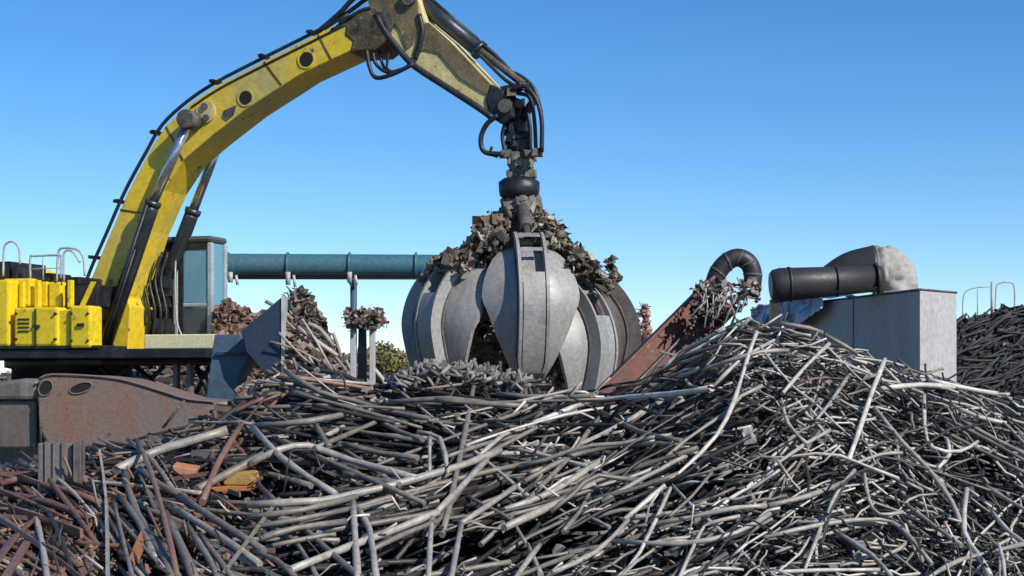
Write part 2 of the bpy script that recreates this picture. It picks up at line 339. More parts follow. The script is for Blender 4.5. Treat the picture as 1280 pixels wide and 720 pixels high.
# stick
SW = .27
st = [(462,12),(452,-25),(470,-48),(506,-42),(522,-8),(531,24),(562,50),(617,108),(630,128),(617,147),(560,110),(512,78),(484,52)]
mb = MB(); mb.prism([Q(x,y,-SW) for x, y in st], V*2*SW); stick = mb.build('stick', 'stickyel', EX, bevel=.02)
mb = MB(); mb.prism([Q(x,y,-SW-.02) for x, y in ((524,30),(536,28),(562,51),(616,108),(618,120),(604,116),(575,98),(548,66),(530,62),(516,70))], V*.018); mb.build('wear_plate', 'olive', stick, bevel=.006)
mb = MB(); mb.prism([Q(x,y,-SW-.02) for x, y in ((455,-20),(470,-44),(505,-40),(521,-6),(524,24),(516,56),(508,62),(498,36),(480,16),(466,10))], V*.018); mb.build('side_plate', 'olive', stick, bevel=.006)
mb = MB(); mb.prism([Q(x,y,-SW-.03) for x, y in ((612,104),(628,112),(640,128),(642,146),(628,156),(612,146),(606,124))], V*(2*SW+.06)); mb.build('stick_end', 'black', stick, bevel=.03)
for x, y, r in ((478,30,.17),(632,133,.09),(512,-2,.1)): disc(x,y,-SW-.03,r,.05,'grime','pin',stick)
mb = MB(); mb.tube(smooth_path([Q(x,y,-SW-.05) for x, y in ((470,18),(482,40),(500,64),(520,84),(560,110),(600,136),(616,148))],4), .045, 8)
mb.tube(smooth_path([Q(x,y,-SW-.02) for x, y in ((524,18),(528,40),(524,60),(519,74))],4), .035, 8)
mb.build('hydraulic_line', 'rubber', stick)
p0, p1, p2 = Q(515,-6,-.05), Q(597,61,-.05), Q(656,106,-.05)
mb = MB(); mb.tube([p0,p1], .105, 14); mb.tube([p1, p1+(p1-p0).normalized()*.06], .13, 14); sc_ = mb.build('stick_ram', 'barrel', EX)
mb = MB(); mb.tube([p1,p2], .055, 10); mb.build('ram_rod', 'grime', sc_)
mb = MB(); mb.tube([p0+W*.12+U*.05, p1+W*.12], .03, 6); mb.tube(smooth_path([p1+W*.11, p1.lerp(p2,.4)+W*.09, p1.lerp(p2,.8)+W*.02, p2+W*.05],4), .028, 6); mb.build('ram_pipe', 'rubber', sc_)
mb = MB(); mb.tube([Q(628,120,-.2), Q(656,106,-.2)], .06, 8); mb.tube([Q(656,106,-.2), Q(668,124,-.1), Q(652,150,-.1)], .06, 8); mb.tube([Q(612,116,.2), Q(656,106,.2)], .05, 8); mb.build('tipping_link', 'black', EX)
hoses = [(-.30,.030,[(640,112),(656,108),(670,124),(677,150),(677,190)]),(-.22,.028,[(645,116),(662,122),(668,150),(670,190)]),(-.12,.028,[(636,122),(654,130),(662,155),(663,190)]),
 (-.35,.035,[(622,144),(608,156),(601,174),(606,190),(630,193)]),(-.2,.028,[(634,148),(628,168),(631,192)]),(-.28,.02,[(615,183),(613,192),(622,196)]),
 (-.35,.030,[(458,62),(462,84),(470,97),(490,93),(517,80)]),(-.3,.026,[(466,66),(470,80),(484,90),(504,86),(518,76)]),(-.25,.022,[(474,64),(478,80),(486,92)]),(-.3,.02,[(486,66),(484,84),(492,92)]),
 (-.25,.035,[(395,42),(425,16),(438,2),(452,-8),(480,-14)]),(-.15,.03,[(405,36),(440,12),(456,0),(470,-6)]),(-.32,.032,[(415,38),(444,24),(462,14),(474,22),(484,40)]),(-.34,.028,[(424,30),(450,14),(464,10)]),
 (-.1,.04,[(515,-8),(530,8),(560,34),(596,62)]),(-.15,.026,[(597,66),(615,84),(632,100),(652,112)]),(-.05,.03,[(600,62),(630,86),(652,96),(668,112),(676,140)])]
for b, r, p in hoses:
    mb = MB(); mb.tube(smooth_path([Q(x,y,b) for x, y in p],5), r, 8); mb.build('hose', 'rubber', EX)
for x, y, b in ((672,190,-.25),(662,192,-.2),(632,193,-.25),(655,108,-.2),(640,116,-.25),(650,130,-.1)):
    mb = MB(); mb.box(Q(x,y,b), (.13,.12,.1), None, jit=.35); mb.build('hose_fitting', 'grime', EX)

# ------------------------------------------------------------------ the grapple
GC = Q(651, 300, 0); GY = GC.y; GX = GC.x
def zg(y): return CZ+(HY-y)/F*GY
PXM = F/GY
GR = empty('orange_peel_grapple', (GX, GY, zg(486)), 'huge grey many tined steel grapple hanging from the yellow boom, clutching scrap', 'grapple')
mb = MB(); lathe(mb, (GX-.03,GY,0), [(.10,zg(192)),(.13,zg(180)),(.11,zg(165)),(.15,zg(158)),(.14,zg(140)),(.07,zg(134))], 14, lump=.5)
for _ in range(46):
    y = rnd.uniform(132,192); w = rnd.uniform(0,6.28); mb.box((GX-.04+.13*math.cos(w)+(y-160)*.001, GY+.13*math.sin(w), zg(y)), (rnd.uniform(.04,.12),rnd.uniform(.04,.1),rnd.uniform(.04,.16)), None, jit=.4)
mb.build('hanger', 'black', GR, bevel=.01)
mb = MB(); lathe(mb, (GX,GY,0), [(.12,zg(190)),(.17,zg(192)),(.18,zg(205)),(.15,zg(212)),(.17,zg(222))][::-1], 20, lump=.25)
rot = mb.build('rotator', 'grit', GR)
mb = MB()
for _ in range(30):
    w = rnd.uniform(0,6.28); mb.box((GX+.17*math.cos(w), GY+.17*math.sin(w), zg(rnd.uniform(190,222))), [rnd.uniform(.04,.1)]*3, None, jit=.5)
mb.build('rotator_bolt', 'grit', rot)
mb = MB(); lathe(mb, (GX-.02,GY,0), [(.2,zg(249)),(.26,zg(245)),(.275,zg(238)),(.27,zg(228)),(.2,zg(223))], 24, lump=.1); mb.build('flange', 'black', GR)
mb = MB(); lathe(mb, (GX,GY,0), [(.33,zg(318)),(.3,zg(300)),(.24,zg(285)),(.21,zg(262)),(.22,zg(248))], 20, lump=.3)
for _ in range(60):
    w = rnd.uniform(0,6.28); y = rnd.uniform(250,305); mb.box((GX+.23*math.cos(w), GY+.23*math.sin(w), zg(y)), (rnd.uniform(.05,.13),rnd.uniform(.05,.13),rnd.uniform(.05,.2)), None, jit=.5)
mb.build('hub', 'grit', GR)
# tine profile (radius, row) from shoulder to tip
prof = [(.93,318),(1.10,323),(1.29,335),(1.46,352),(1.57,371),(1.62,393),(1.58,416),(1.50,440),(1.36,463),(1.18,482),(1.02,494)]
def pf(s):
    x = s*(len(prof)-1); i = min(int(x), len(prof)-2); t = x-i
    p = [prof[max(0,min(len(prof)-1,i+k))] for k in (-1,0,1,2)]
    r = [.5*(2*p[1][q]+(p[2][q]-p[0][q])*t+(2*p[0][q]-5*p[1][q]+4*p[2][q]-p[3][q])*t*t+(3*p[1][q]-p[0][q]-3*p[2][q]+p[3][q])*t**3) for q in (0,1)]
    return r[0], zg(r[1])
def tine(az, mat, dz=0, sc=1):
    er = Vector((math.sin(az), -math.cos(az), 0)); et = Vector((math.cos(az), math.sin(az), 0)); o = Vector((GX,GY,dz))
    ns, nw = 26, 12; vs = []; TH = .05
    def wid(s): return max(.03, .62*math.sin(min(1,(s*1.0+.19)/.61)*math.pi/2)**.9 if s < .42 else .60*(1-((s-.42)/.58)**1.45)+.02)
    def pos(s, w, out):
        r, z = pf(s); r2, z2 = pf(min(1,s+.02)); r1, z1 = pf(max(0,s-.02))
        t = Vector((r2-r1, z2-z1)).normalized(); n = Vector((-t.y, t.x)) ;
        if n.x < 0 and s > .2: n = -n
        if s <= .2 and n.y < 0: n = -n
        hw = wid(s)*w; bend = (hw*hw)/(2*.72)            # shell curls inward at its edges
        rr = r*sc*.88+n.x*out-bend*.9*abs(n.x); zz = z+n.y*out-bend*.9*(n.y)
        return o+er*rr+et*hw+W*zz
    for lay in (0, -TH):
        for i in range(ns+1):
            for j in range(nw+1): vs.append(pos(i/ns, j/nw*2-1, lay))
    k = (ns+1)*(nw+1); fs = []
    for i in range(ns):
        for j in range(nw):
            q = [i*(nw+1)+j, i*(nw+1)+j+1, (i+1)*(nw+1)+j+1, (i+1)*(nw+1)+j]; fs += [q, [x+k for x in q][::-1]]
    for i in range(ns):
        for j in (0, nw):
            a, b = i*(nw+1)+j, (i+1)*(nw+1)+j; fs.append([a,b,b+k,a+k])
    for i in (0, ns):
        for j in range(nw): a, b = i*(nw+1)+j, i*(nw+1)+j+1; fs.append([a,b,b+k,a+k])
    mb = MB(); mb.add(vs, fs, smooth=True); t = mb.build('tine', mat, GR)
    md = t.modifiers.new('es','EDGE_SPLIT'); md.split_angle = R(50)
    # rib: two side plates and a front strip with two openings near the top
    mb = MB()
    def rw(s): return (.19 if s < .75 else .19-.15*(s-.75)/.25)
    def rp(s, side, h): r_ = rw(s); return pos(s, 0, h)+et*side*r_
    n = 40; H = .17
    for i in range(n):
        s0, s1 = i/n, (i+1)/n
        for sd in (-1, 1):
            a, b, c, d = rp(s0,sd,-.02), rp(s1,sd,-.02), rp(s1,sd,H), rp(s0,sd,H); th = et*(-sd*.04)
            mb.add([a,b,c,d,a+th,b+th,c+th,d+th], [(0,1,2,3),(4,7,6,5),(3,2,6,7),(0,4,5,1)])
        hole = .10 <= s0 < .19 or .225 <= s0 < .33
        if not hole:
            a, b, c, d = rp(s0,-1,H-.012), rp(s1,-1,H-.012), rp(s1,1,H-.012), rp(s0,1,H-.012); th = (a-rp(s0,-1,H-.05))
            a, b, c, d = [x+(y-x)*.14 for x, y in ((a,d),(b,c))][0], b+(c-b)*.14, c+(b-c)*.14, d+(a-d)*.14
            mb.add([a,b,c,d], [(0,1,2,3)])
    mb.add([rp(1,-1,-.02),rp(1,1,-.02),rp(1,1,H),rp(1,-1,H)], [(0,1,2,3)])
    rib_ = mb.build('rib', mat, t)
    for sd in (-1, 1):
        mb = MB(); mb.tube([pos(i/24,0,.004)+et*sd*(rw(i/24)+.005) for i in range(1,24)], .014, 5); mb.build('weld_bead', 'grime', t)
    mb = MB(); mb.prism([rp(.80,-1,H+.002),rp(.80,1,H+.002),rp(.97,1,H+.002),rp(.97,-1,H+.002)], er*.02); mb.build('wear_pad', 'grime', t, bevel=.004)
    mb = MB(); mb.tube([o+er*.22+W*zg(268), o.lerp(pos(.03,0,.05), 0)*0+(o+er*.22+W*zg(268)).lerp(pos(.04,0,.05), .6)], .085, 10); mb.tube([(o+er*.22+W*zg(268)).lerp(pos(.04,0,.05), .58), pos(.04,0,.05)], .05, 10); mb.build('tine_ram', 'grime', t)
    mb = MB(); mb.tube([pos(.04,0,.05)-et*.2, pos(.04,0,.05)+et*.2], .05, 10); mb.build('pin', 'grime', t)
for az, mt, dz, sc in ((6,'tine',.06,1),(-52,'tine',-.17,1.0),(-98,'tine',-.12,.99),(51,'tine',-.46,.90),(84,'tinebrown',-.30,1.0),(140,'tine',-.3,.86),(205,'tine',-.2,.9)):
    tine(R(az), mt, dz, sc)
# scrap held and heaped on the grapple
BR = [(.20,.145,.10),(.11,.085,.06),(.34,.28,.21),(.06,.048,.038),(.24,.16,.105),(.46,.42,.35),(.14,.12,.10),(.04,.034,.03)]
mb = MB()
out = [(540,330),(560,316),(580,312),(596,286),(610,262),(625,256),(650,250),(680,256),(700,280),(706,296),(722,316),(742,330),(762,352)]
def oy(x):
    for (a,b),(c,d) in zip(out, out[1:]):
        if a <= x <= c: return b+(d-b)*(x-a)/(c-a)
    return 345
for _ in range(3400):
    w = rnd.uniform(0, 6.283); rr = 1.3*rnd.random()**.55; dx = rr*math.cos(w); x = 651+dx*PXM; dy = rr*math.sin(w)
    f_ = min(1, rr/1.2); top = 244+82*f_+rnd.gauss(0,3)
    if 541 < x < 762: top = max(top, oy(x)+3)
    elif rr > 1.2: top = max(top, 343)
    if dy < 0 and abs(dx-.06) < .22 and rr > .3: continue
    if dy < 0 and rr > .98 and -.62 < dx < .62: continue
    mb.shard((GX+dx, GY+dy, zg(top)-abs(rnd.gauss(0,.09))), rnd.uniform(.025,.10)*(1.7 if rnd.random() < .06 else 1), rnd.choice(BR))
for _ in range(1300):                      # scrap inside the closed tines
    w = rnd.uniform(0,6.28); y = rnd.uniform(330,478); s = 1-abs(y-390)/150
    r = rnd.uniform(.7,1.0)*1.22*s
    if math.sin(w) < 0 and math.cos(w) < .1 and y > 380: continue
    mb.shard((GX+r*math.cos(w), GY+r*math.sin(w), zg(y)), rnd.uniform(.04,.12), rnd.choice(BR+[(.34,.27,.24),(.3,.24,.22)]))
for _ in range(420):
    y = rnd.uniform(395,488); t_ = (y-395)/93; dx = .50+rnd.uniform(-.28,.20)*t_+rnd.uniform(-.05,.05)
    mb.shard((GX+dx-.03, GY-.78+rnd.uniform(-.15,.2), zg(y)), rnd.uniform(.025,.08), rnd.choice([(.34,.27,.22),(.42,.36,.31),(.24,.18,.14),(.3,.22,.19),(.1,.08,.07)]))
tag(mb.build('clutched_scrap', 'debris'), 'brown and grey crumpled scrap clutched and heaped in the grapple', 'scrap', kind='stuff')

# ------------------------------------------------------------------ foreground pile: surface, dark core, rods
RIDGE = [(-300,610),(-100,600),(0,585),(60,574),(120,562),(200,548),(260,524),(310,498),(350,462),(390,458),(430,478),(470,486),(540,466),(600,470),(700,488),(760,487),(800,474),(850,446),(900,406),(940,394),(990,408),(1050,432),(1100,450),(1160,468),(1230,488),(1280,502),(1400,540),(1600,620)]
DEPTH = [(-300,12.0),(200,12.4),(380,13.0),(640,13.0),(800,12.2),(940,11.6),(1200,12.0),(1600,12.0)]
def lerp(tab, x):
    if x <= tab[0][0]: return tab[0][1]
    for (a,b),(c,d) in zip(tab, tab[1:]):
        if x <= c: return b+(d-b)*(x-a)/(c-a)
    return tab[-1][1]
def SD(px, py):
    r = lerp(RIDGE, px); Rr = lerp(DEPTH, px); t = (725-py)/(725-r)
    return 9.0+(Rr-9.0)*(t if t < 1 else 1+(t-1)*.3)
def S(px, py, off=0): return P(px, py, SD(px,py)+off)
VOID = [(365,612,60,16),(300,612,50,22),(485,552,60,16),(505,700,70,22),(400,690,40,14),(700,672,60,34),(610,690,45,25),(470,585,50,8),(820,690,50,22),(1225,600,40,14),(1270,640,20,20),(180,690,30,22),(560,620,30,8),(900,610,30,8)]
def void(x, y):                            # 1 in the middle of a hollow of the pile, 0 outside
    return max([0]+[1-((x-a)/c)**2-((y-b)/d)**2 for a, b, c, d in VOID])
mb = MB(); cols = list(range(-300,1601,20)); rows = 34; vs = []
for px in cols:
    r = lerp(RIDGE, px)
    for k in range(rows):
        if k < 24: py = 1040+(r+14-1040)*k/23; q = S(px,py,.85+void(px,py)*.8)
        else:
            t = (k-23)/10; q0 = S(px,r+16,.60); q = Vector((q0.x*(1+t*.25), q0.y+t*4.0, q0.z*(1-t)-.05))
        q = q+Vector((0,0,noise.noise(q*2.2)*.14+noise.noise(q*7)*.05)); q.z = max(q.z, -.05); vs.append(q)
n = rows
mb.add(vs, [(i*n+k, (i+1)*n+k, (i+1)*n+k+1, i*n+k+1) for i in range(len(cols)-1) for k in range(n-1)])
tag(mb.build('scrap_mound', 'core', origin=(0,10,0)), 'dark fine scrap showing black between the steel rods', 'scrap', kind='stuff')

T = [ # rods traced from the photograph: width px, shade, kind ('r' round, 'f' flat), points
(11,'p','f',[(125,565),(133,625),(135,735)]),(10,'g','r',[(155,590),(170,640),(200,682),(216,730)]),(7,'g','r',[(160,550),(190,575),(215,610)]),(13,'p','r',[(145,588),(190,566),(230,554),(284,538)]),
(14,'b','f',[(-10,630),(50,648),(102,667)]),(15,'b','f',[(-12,712),(15,675),(38,652)]),(13,'b','f',[(5,725),(42,665)]),(9,'b','r',[(40,670),(75,692),(106,713)]),(8,'b','r',[(26,690),(80,718)]),
(10,'g','r',[(225,620),(270,650),(330,688)]),(10,'p','r',[(213,632),(265,664),(325,705)]),(13,'g','r',[(206,642),(225,680),(246,730)]),(11,'g','r',[(183,665),(205,695),(228,730)]),(9,'g','r',[(233,655),(262,700),(275,730)]),(8,'g','r',[(250,668),(292,724)]),
(12,'g','r',[(246,612),(285,592),(330,568)]),(9,'g','r',[(175,586),(200,606),(232,622)]),(9,'b','r',[(253,628),(272,580),(302,530)]),(7,'g','r',[(262,628),(320,629)]),(16,'o','f',[(165,705),(175,680),(184,662)]),
(10,'b','r',[(0,605),(60,590),(110,600)]),(9,'b','r',[(20,597),(80,612),(125,628)]),(9,'g','r',[(150,620),(175,655),(190,690)]),(10,'b','r',[(0,615),(60,628),(118,650)]),
(7,'g','r',[(355,463),(400,490),(440,500),(490,515),(537,523)]),(9,'g','r',[(316,533),(390,526),(447,514)]),(7,'g','r',[(393,560),(430,545),(482,522)]),(9,'p','r',[(316,534),(350,570),(385,596),(420,618)]),(8,'g','r',[(395,532),(412,560)]),
(10,'p','r',[(312,580),(350,562),(385,557),(440,576),(522,598)]),(8,'g','r',[(430,555),(475,566),(522,572)]),(7,'g','r',[(463,520),(500,540),(527,548)]),(6,'p','r',[(537,547),(537,592)]),(6,'p','r',[(522,540),(550,548),(560,592)]),
(11,'p','r',[(310,631),(400,626),(450,616),(500,604),(580,581),(625,563)]),(9,'g','r',[(310,647),(380,637),(445,621)]),(8,'g','r',[(310,660),(380,648),(438,636)]),(9,'g','r',[(325,674),(370,660),(432,652)]),(10,'p','r',[(441,628),(444,675),(448,735)]),
(9,'p','r',[(447,636),(462,662),(471,730)]),(11,'p','r',[(362,713),(440,682),(500,660),(548,640)]),(8,'g','r',[(460,690),(500,670),(545,652)]),(9,'p','r',[(608,575),(575,610),(545,641)]),(8,'p','r',[(540,645),(537,690),(535,735)]),(8,'p','r',[(577,655),(570,690),(562,735)]),
(8,'p','r',[(575,655),(610,632),(645,608)]),(8,'g','r',[(318,690),(345,700),(370,722)]),(7,'g','r',[(340,682),(400,670),(420,668)]),(9,'g','r',[(430,592),(470,600),(500,604)]),(9,'g','r',[(440,594),(500,606)]),(8,'g','r',[(545,500),(600,504),(660,508)]),
(10,'w','r',[(643,539),(700,516),(745,501),(840,493),(890,485)]),(6,'p','r',[(890,485),(925,450),(968,425)]),(8,'g','r',[(750,514),(800,540),(852,551)]),(9,'g','r',[(655,602),(720,568),(800,555),(852,557)]),
(7,'w','r',[(780,650),(850,590),(895,545),(918,500),(935,445),(946,415)]),(9,'p','r',[(630,638),(690,615),(750,576)]),(11,'p','r',[(630,660),(690,632),(742,606)]),(9,'g','r',[(722,606),(800,583),(872,560)]),(8,'g','r',[(740,624),(790,612),(848,592)]),
(7,'g','r',[(742,606),(724,640),(704,664)]),(6,'p','r',[(734,645),(762,659)]),(7,'p','r',[(660,680),(668,700),(676,718)]),(7,'w','r',[(838,610),(800,690),(770,725)]),(7,'p','r',[(690,716),(745,690),(785,650)]),(6,'g','r',[(890,590),(865,620),(836,646)]),
(8,'p','r',[(815,656),(870,645),(920,635),(962,632)]),(9,'p','r',[(960,632),(1010,620),(1055,603)]),(9,'p','r',[(768,676),(850,680),(920,666),(962,642)]),(6,'p','r',[(848,725),(875,666),(888,654),(925,645)]),
(8,'w','r',[(1060,577),(1075,535),(1090,490),(1106,449)]),(8,'p','r',[(1093,510),(1130,555),(1162,588),(1190,628),(1201,655)]),(6,'p','r',[(965,584),(1005,556),(1037,538)]),(6,'w','r',[(978,492),(1008,457),(1036,430)]),(6,'p','r',[(977,498),(985,530),(1010,556)]),
(9,'w','r',[(1100,486),(1150,481),(1192,484)]),(8,'w','r',[(1160,474),(1200,484),(1246,492)]),(7,'w','r',[(1188,505),(1225,522),(1258,529)]),(6,'g','r',[(1158,528),(1220,560),(1295,598)]),(6,'g','r',[(1180,522),(1235,550),(1295,584)]),(7,'p','r',[(1200,525),(1250,552),(1295,574)]),
(6,'w','r',[(1155,494),(1156,535),(1166,560),(1200,564),(1222,552)]),(6,'w','r',[(1183,548),(1187,568),(1172,585)]),(7,'p','r',[(1006,712),(1030,650),(1050,610),(1068,588)]),(8,'p','r',[(955,672),(1030,655),(1100,649),(1128,662),(1165,705)]),(7,'p','r',[(1042,663),(1090,694),(1115,722)]),
(6,'p','r',[(1080,590),(1086,625),(1100,643),(1128,640)]),(7,'p','r',[(1132,630),(1165,655),(1202,682)]),(9,'w','r',[(1208,612),(1205,665),(1222,692),(1238,720)]),(8,'w','r',[(1240,640),(1262,665),(1295,690)]),(7,'p','r',[(1232,608),(1260,625),(1295,645)]),
(7,'w','r',[(955,716),(1020,713),(1100,712)]),(6,'p','r',[(1068,580),(1100,568),(1128,566)]),(6,'w','r',[(828,462),(850,440),(880,425),(905,410)]),(7,'p','r',[(1150,728),(1200,700),(1280,680)]),
(6,'p','r',[(1060,470),(1040,500),(1020,525)]),(7,'p','r',[(850,470),(900,455),(950,440),(985,438)]),(8,'g','r',[(975,404),(1010,410),(1028,416)]),(8,'g','r',[(1030,418),(1055,432),(1072,442)]),(7,'g','r',[(620,492),(690,498),(740,494)]),(8,'g','r',[(480,504),(560,498),(640,510)]),
]
FLOW = [(60,680,-35),(60,600,-20),(200,650,-52),(230,560,22),(310,620,-30),(400,500,-14),(540,500,-8),(400,560,-15),(380,640,9),(500,640,20),(560,700,25),(650,560,20),(700,500,4),(700,620,26),(800,600,24),(850,500,25),(900,430,38),(960,430,-5),(950,560,38),(900,660,24),(1050,520,-25),(1050,680,0),(1150,500,-24),(1250,560,-29),(1200,640,-35),(1250,700,-10)]
def flow(x, y):
    s = w = 0
    for a, b, c in FLOW:
        k = 1/(((x-a)**2+(y-b)**2)+900)**1.5; s += c*k; w += k
    return s/w
def shade(kind, x):
    j = rnd.uniform(.85,1.15)
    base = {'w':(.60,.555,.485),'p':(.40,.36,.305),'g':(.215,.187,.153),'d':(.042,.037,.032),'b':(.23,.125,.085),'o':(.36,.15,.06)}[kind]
    return tuple(c*j for c in base)
rods = []                                  # (score, points, radius, shade, kind, pixel info)
for w, k, sh, pts in T:
    P3 = []
    for i, (x, y) in enumerate(pts): P3.append(S(x, y, -.10+.03*math.sin(i*2+w)))
    # real stiff rods: a little unevenness only
    P3 = smooth_path(P3, 2) if len(P3) > 2 else smooth_path(P3, 4); D = sum(p.y for p in P3)/len(P3)
    rods.append([1e9, P3, w*(.92 if pts[0][0] < 640 else .78)/2/F*D, k, sh, pts])
def gen(n, layer, gap_shade):              # share of rods coloured dark, painting gap shade into the deeper layers
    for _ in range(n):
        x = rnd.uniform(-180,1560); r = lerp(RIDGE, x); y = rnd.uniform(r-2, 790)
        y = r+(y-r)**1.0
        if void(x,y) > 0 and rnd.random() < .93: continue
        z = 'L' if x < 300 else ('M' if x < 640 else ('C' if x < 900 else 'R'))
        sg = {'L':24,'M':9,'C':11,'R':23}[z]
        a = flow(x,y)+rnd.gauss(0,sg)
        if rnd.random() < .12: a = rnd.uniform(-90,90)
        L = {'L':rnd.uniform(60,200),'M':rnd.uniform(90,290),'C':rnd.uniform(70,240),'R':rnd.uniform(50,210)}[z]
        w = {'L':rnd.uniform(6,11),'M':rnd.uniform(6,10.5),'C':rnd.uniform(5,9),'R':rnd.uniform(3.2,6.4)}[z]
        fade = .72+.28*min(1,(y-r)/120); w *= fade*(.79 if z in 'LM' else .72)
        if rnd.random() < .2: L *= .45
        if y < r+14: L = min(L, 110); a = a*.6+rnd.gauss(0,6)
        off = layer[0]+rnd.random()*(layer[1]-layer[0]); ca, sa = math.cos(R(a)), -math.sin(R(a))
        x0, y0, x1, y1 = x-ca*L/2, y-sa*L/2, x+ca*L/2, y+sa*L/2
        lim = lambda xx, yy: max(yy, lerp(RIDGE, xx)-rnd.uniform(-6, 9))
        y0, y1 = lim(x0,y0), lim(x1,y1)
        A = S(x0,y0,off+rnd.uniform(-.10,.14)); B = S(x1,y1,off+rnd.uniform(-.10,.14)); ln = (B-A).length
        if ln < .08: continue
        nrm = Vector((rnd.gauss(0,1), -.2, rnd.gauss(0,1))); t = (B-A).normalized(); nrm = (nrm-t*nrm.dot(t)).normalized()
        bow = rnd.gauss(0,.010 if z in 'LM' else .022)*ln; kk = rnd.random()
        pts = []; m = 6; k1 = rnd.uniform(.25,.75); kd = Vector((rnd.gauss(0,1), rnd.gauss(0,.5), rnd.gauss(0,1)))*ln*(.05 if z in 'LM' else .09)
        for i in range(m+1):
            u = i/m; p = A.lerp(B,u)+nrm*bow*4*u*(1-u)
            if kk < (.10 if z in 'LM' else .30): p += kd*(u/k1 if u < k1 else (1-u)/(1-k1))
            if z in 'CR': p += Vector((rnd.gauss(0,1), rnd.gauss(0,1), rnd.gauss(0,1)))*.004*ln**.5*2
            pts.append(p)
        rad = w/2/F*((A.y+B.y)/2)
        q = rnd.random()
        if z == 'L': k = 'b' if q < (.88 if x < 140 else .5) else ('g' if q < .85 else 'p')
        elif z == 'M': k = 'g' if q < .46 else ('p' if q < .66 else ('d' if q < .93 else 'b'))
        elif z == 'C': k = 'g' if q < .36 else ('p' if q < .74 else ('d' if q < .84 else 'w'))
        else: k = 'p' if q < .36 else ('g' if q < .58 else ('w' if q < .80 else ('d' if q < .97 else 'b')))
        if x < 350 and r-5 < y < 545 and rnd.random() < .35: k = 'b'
        if rnd.random() < gap_shade: k = 'd'
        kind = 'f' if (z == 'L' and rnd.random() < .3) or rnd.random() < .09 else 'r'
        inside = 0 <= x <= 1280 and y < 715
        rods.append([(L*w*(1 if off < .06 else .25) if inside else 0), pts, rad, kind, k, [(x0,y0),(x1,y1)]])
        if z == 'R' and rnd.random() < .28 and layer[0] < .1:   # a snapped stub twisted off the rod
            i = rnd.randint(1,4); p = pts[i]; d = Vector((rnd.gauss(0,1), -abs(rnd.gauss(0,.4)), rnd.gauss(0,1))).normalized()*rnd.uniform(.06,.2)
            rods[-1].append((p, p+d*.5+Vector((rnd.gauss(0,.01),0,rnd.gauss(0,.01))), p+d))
# fix field order: the traced list stored kind and shade as given
for r_ in rods: r_[3], r_[4] = r_[4], r_[3]
# now traced: r_[3] = kind, r_[4] = shade
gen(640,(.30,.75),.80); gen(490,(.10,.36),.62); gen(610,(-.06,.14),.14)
rods.sort(key=lambda r: -r[0])
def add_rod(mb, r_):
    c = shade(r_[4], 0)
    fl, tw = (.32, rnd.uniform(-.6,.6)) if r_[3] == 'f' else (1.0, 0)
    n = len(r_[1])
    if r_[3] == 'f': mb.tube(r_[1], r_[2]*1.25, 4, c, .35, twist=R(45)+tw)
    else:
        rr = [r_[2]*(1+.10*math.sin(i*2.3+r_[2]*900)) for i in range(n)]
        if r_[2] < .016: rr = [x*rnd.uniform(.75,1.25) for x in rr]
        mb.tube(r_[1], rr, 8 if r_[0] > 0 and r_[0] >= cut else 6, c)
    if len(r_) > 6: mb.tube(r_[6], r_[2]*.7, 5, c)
NI = 296; cut = rods[NI-1][0]
CN = {'w':'bright silvery','p':'pale grey','g':'mid grey','d':'dark grey','b':'rusty brown','o':'orange rusted'}
def zone(x, y):
    if x < 140: z = 'beside the grey channel post' if y < 630 else 'in the brown left heap'
    elif x < 300: z = 'below the rusty casing' if y < 600 else 'in the lower left fan'
    elif x < 470: z = 'in front of the twin posts' if y < 560 else ('above the dark gap' if y < 630 else 'in the layered bottom bundle')
    elif x < 640: z = 'just under the grapple tines' if y < 560 else 'at bottom below the grapple'
    elif x < 800: z = 'left of the beam foot' if y < 540 else ('on the mound left flank' if y < 630 else 'over the bottom hollow')
    elif x < 960: z = 'near the mound peak' if y < 480 else ('below the mound peak' if y < 600 else 'at bottom left of the mound')
    elif x < 1110: z = 'under the shaded wall side' if y < 540 else ('in the mound tangle' if y < 640 else 'at mound bottom')
    else: z = 'below the lit wall end' if y < 540 else ('on the far right slope' if y < 640 else 'in the bottom right corner')
    return z
recs = []
for r_ in rods[:NI]:
    px = r_[5]; x0, y0, x1, y1 = *px[0], *px[-1]; cx = sum(p[0] for p in px)/len(px); cy = sum(p[1] for p in px)/len(px)
    A, B = r_[1][0], r_[1][-1]; ln = (B-A).length; dev = max(((p-A)-(B-A)*((p-A).dot(B-A)/ln**2)).length for p in r_[1])/ln
    ang = math.degrees(math.atan2(-(y1-y0), x1-x0)); ang = (ang+90)%180-90
    d = 'lying level' if abs(ang) < 11 else ('standing upright' if abs(ang) > 68 else ('rising rightward' if ang > 0 else 'sloping rightward'))
    sh_ = 'straight' if dev < .025 else ('bowed' if dev < .07 else 'bent')
    th = 'thick' if r_[2]*2 > .044 else ('thin' if r_[2]*2 < .03 else 'slim')
    noun = 'flat bar' if r_[3] == 'f' else 'rod'
    recs.append([f'{sh_} {th} {CN[r_[4]]} {noun} {d} {zone(cx,cy)}', r_, cy, noun, px])
by = {}
for rc in recs: by.setdefault(rc[0], []).append(rc)
ORD = ['topmost','second highest','third highest','fourth highest','fifth highest','sixth highest']
for k, l in by.items():
    if 1 < len(l) <= 6:
        l.sort(key=lambda rc: rc[2])
        for i, rc in enumerate(l):
            w_ = 'lowest' if i == len(l)-1 else ORD[i]
            rc[0] = f'{w_} {k}'
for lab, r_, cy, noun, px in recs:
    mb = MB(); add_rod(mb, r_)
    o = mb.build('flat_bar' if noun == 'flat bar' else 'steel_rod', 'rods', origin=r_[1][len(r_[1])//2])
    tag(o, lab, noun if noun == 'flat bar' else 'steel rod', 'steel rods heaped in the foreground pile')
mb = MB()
for r_ in rods[NI:]: add_rod(mb, r_)
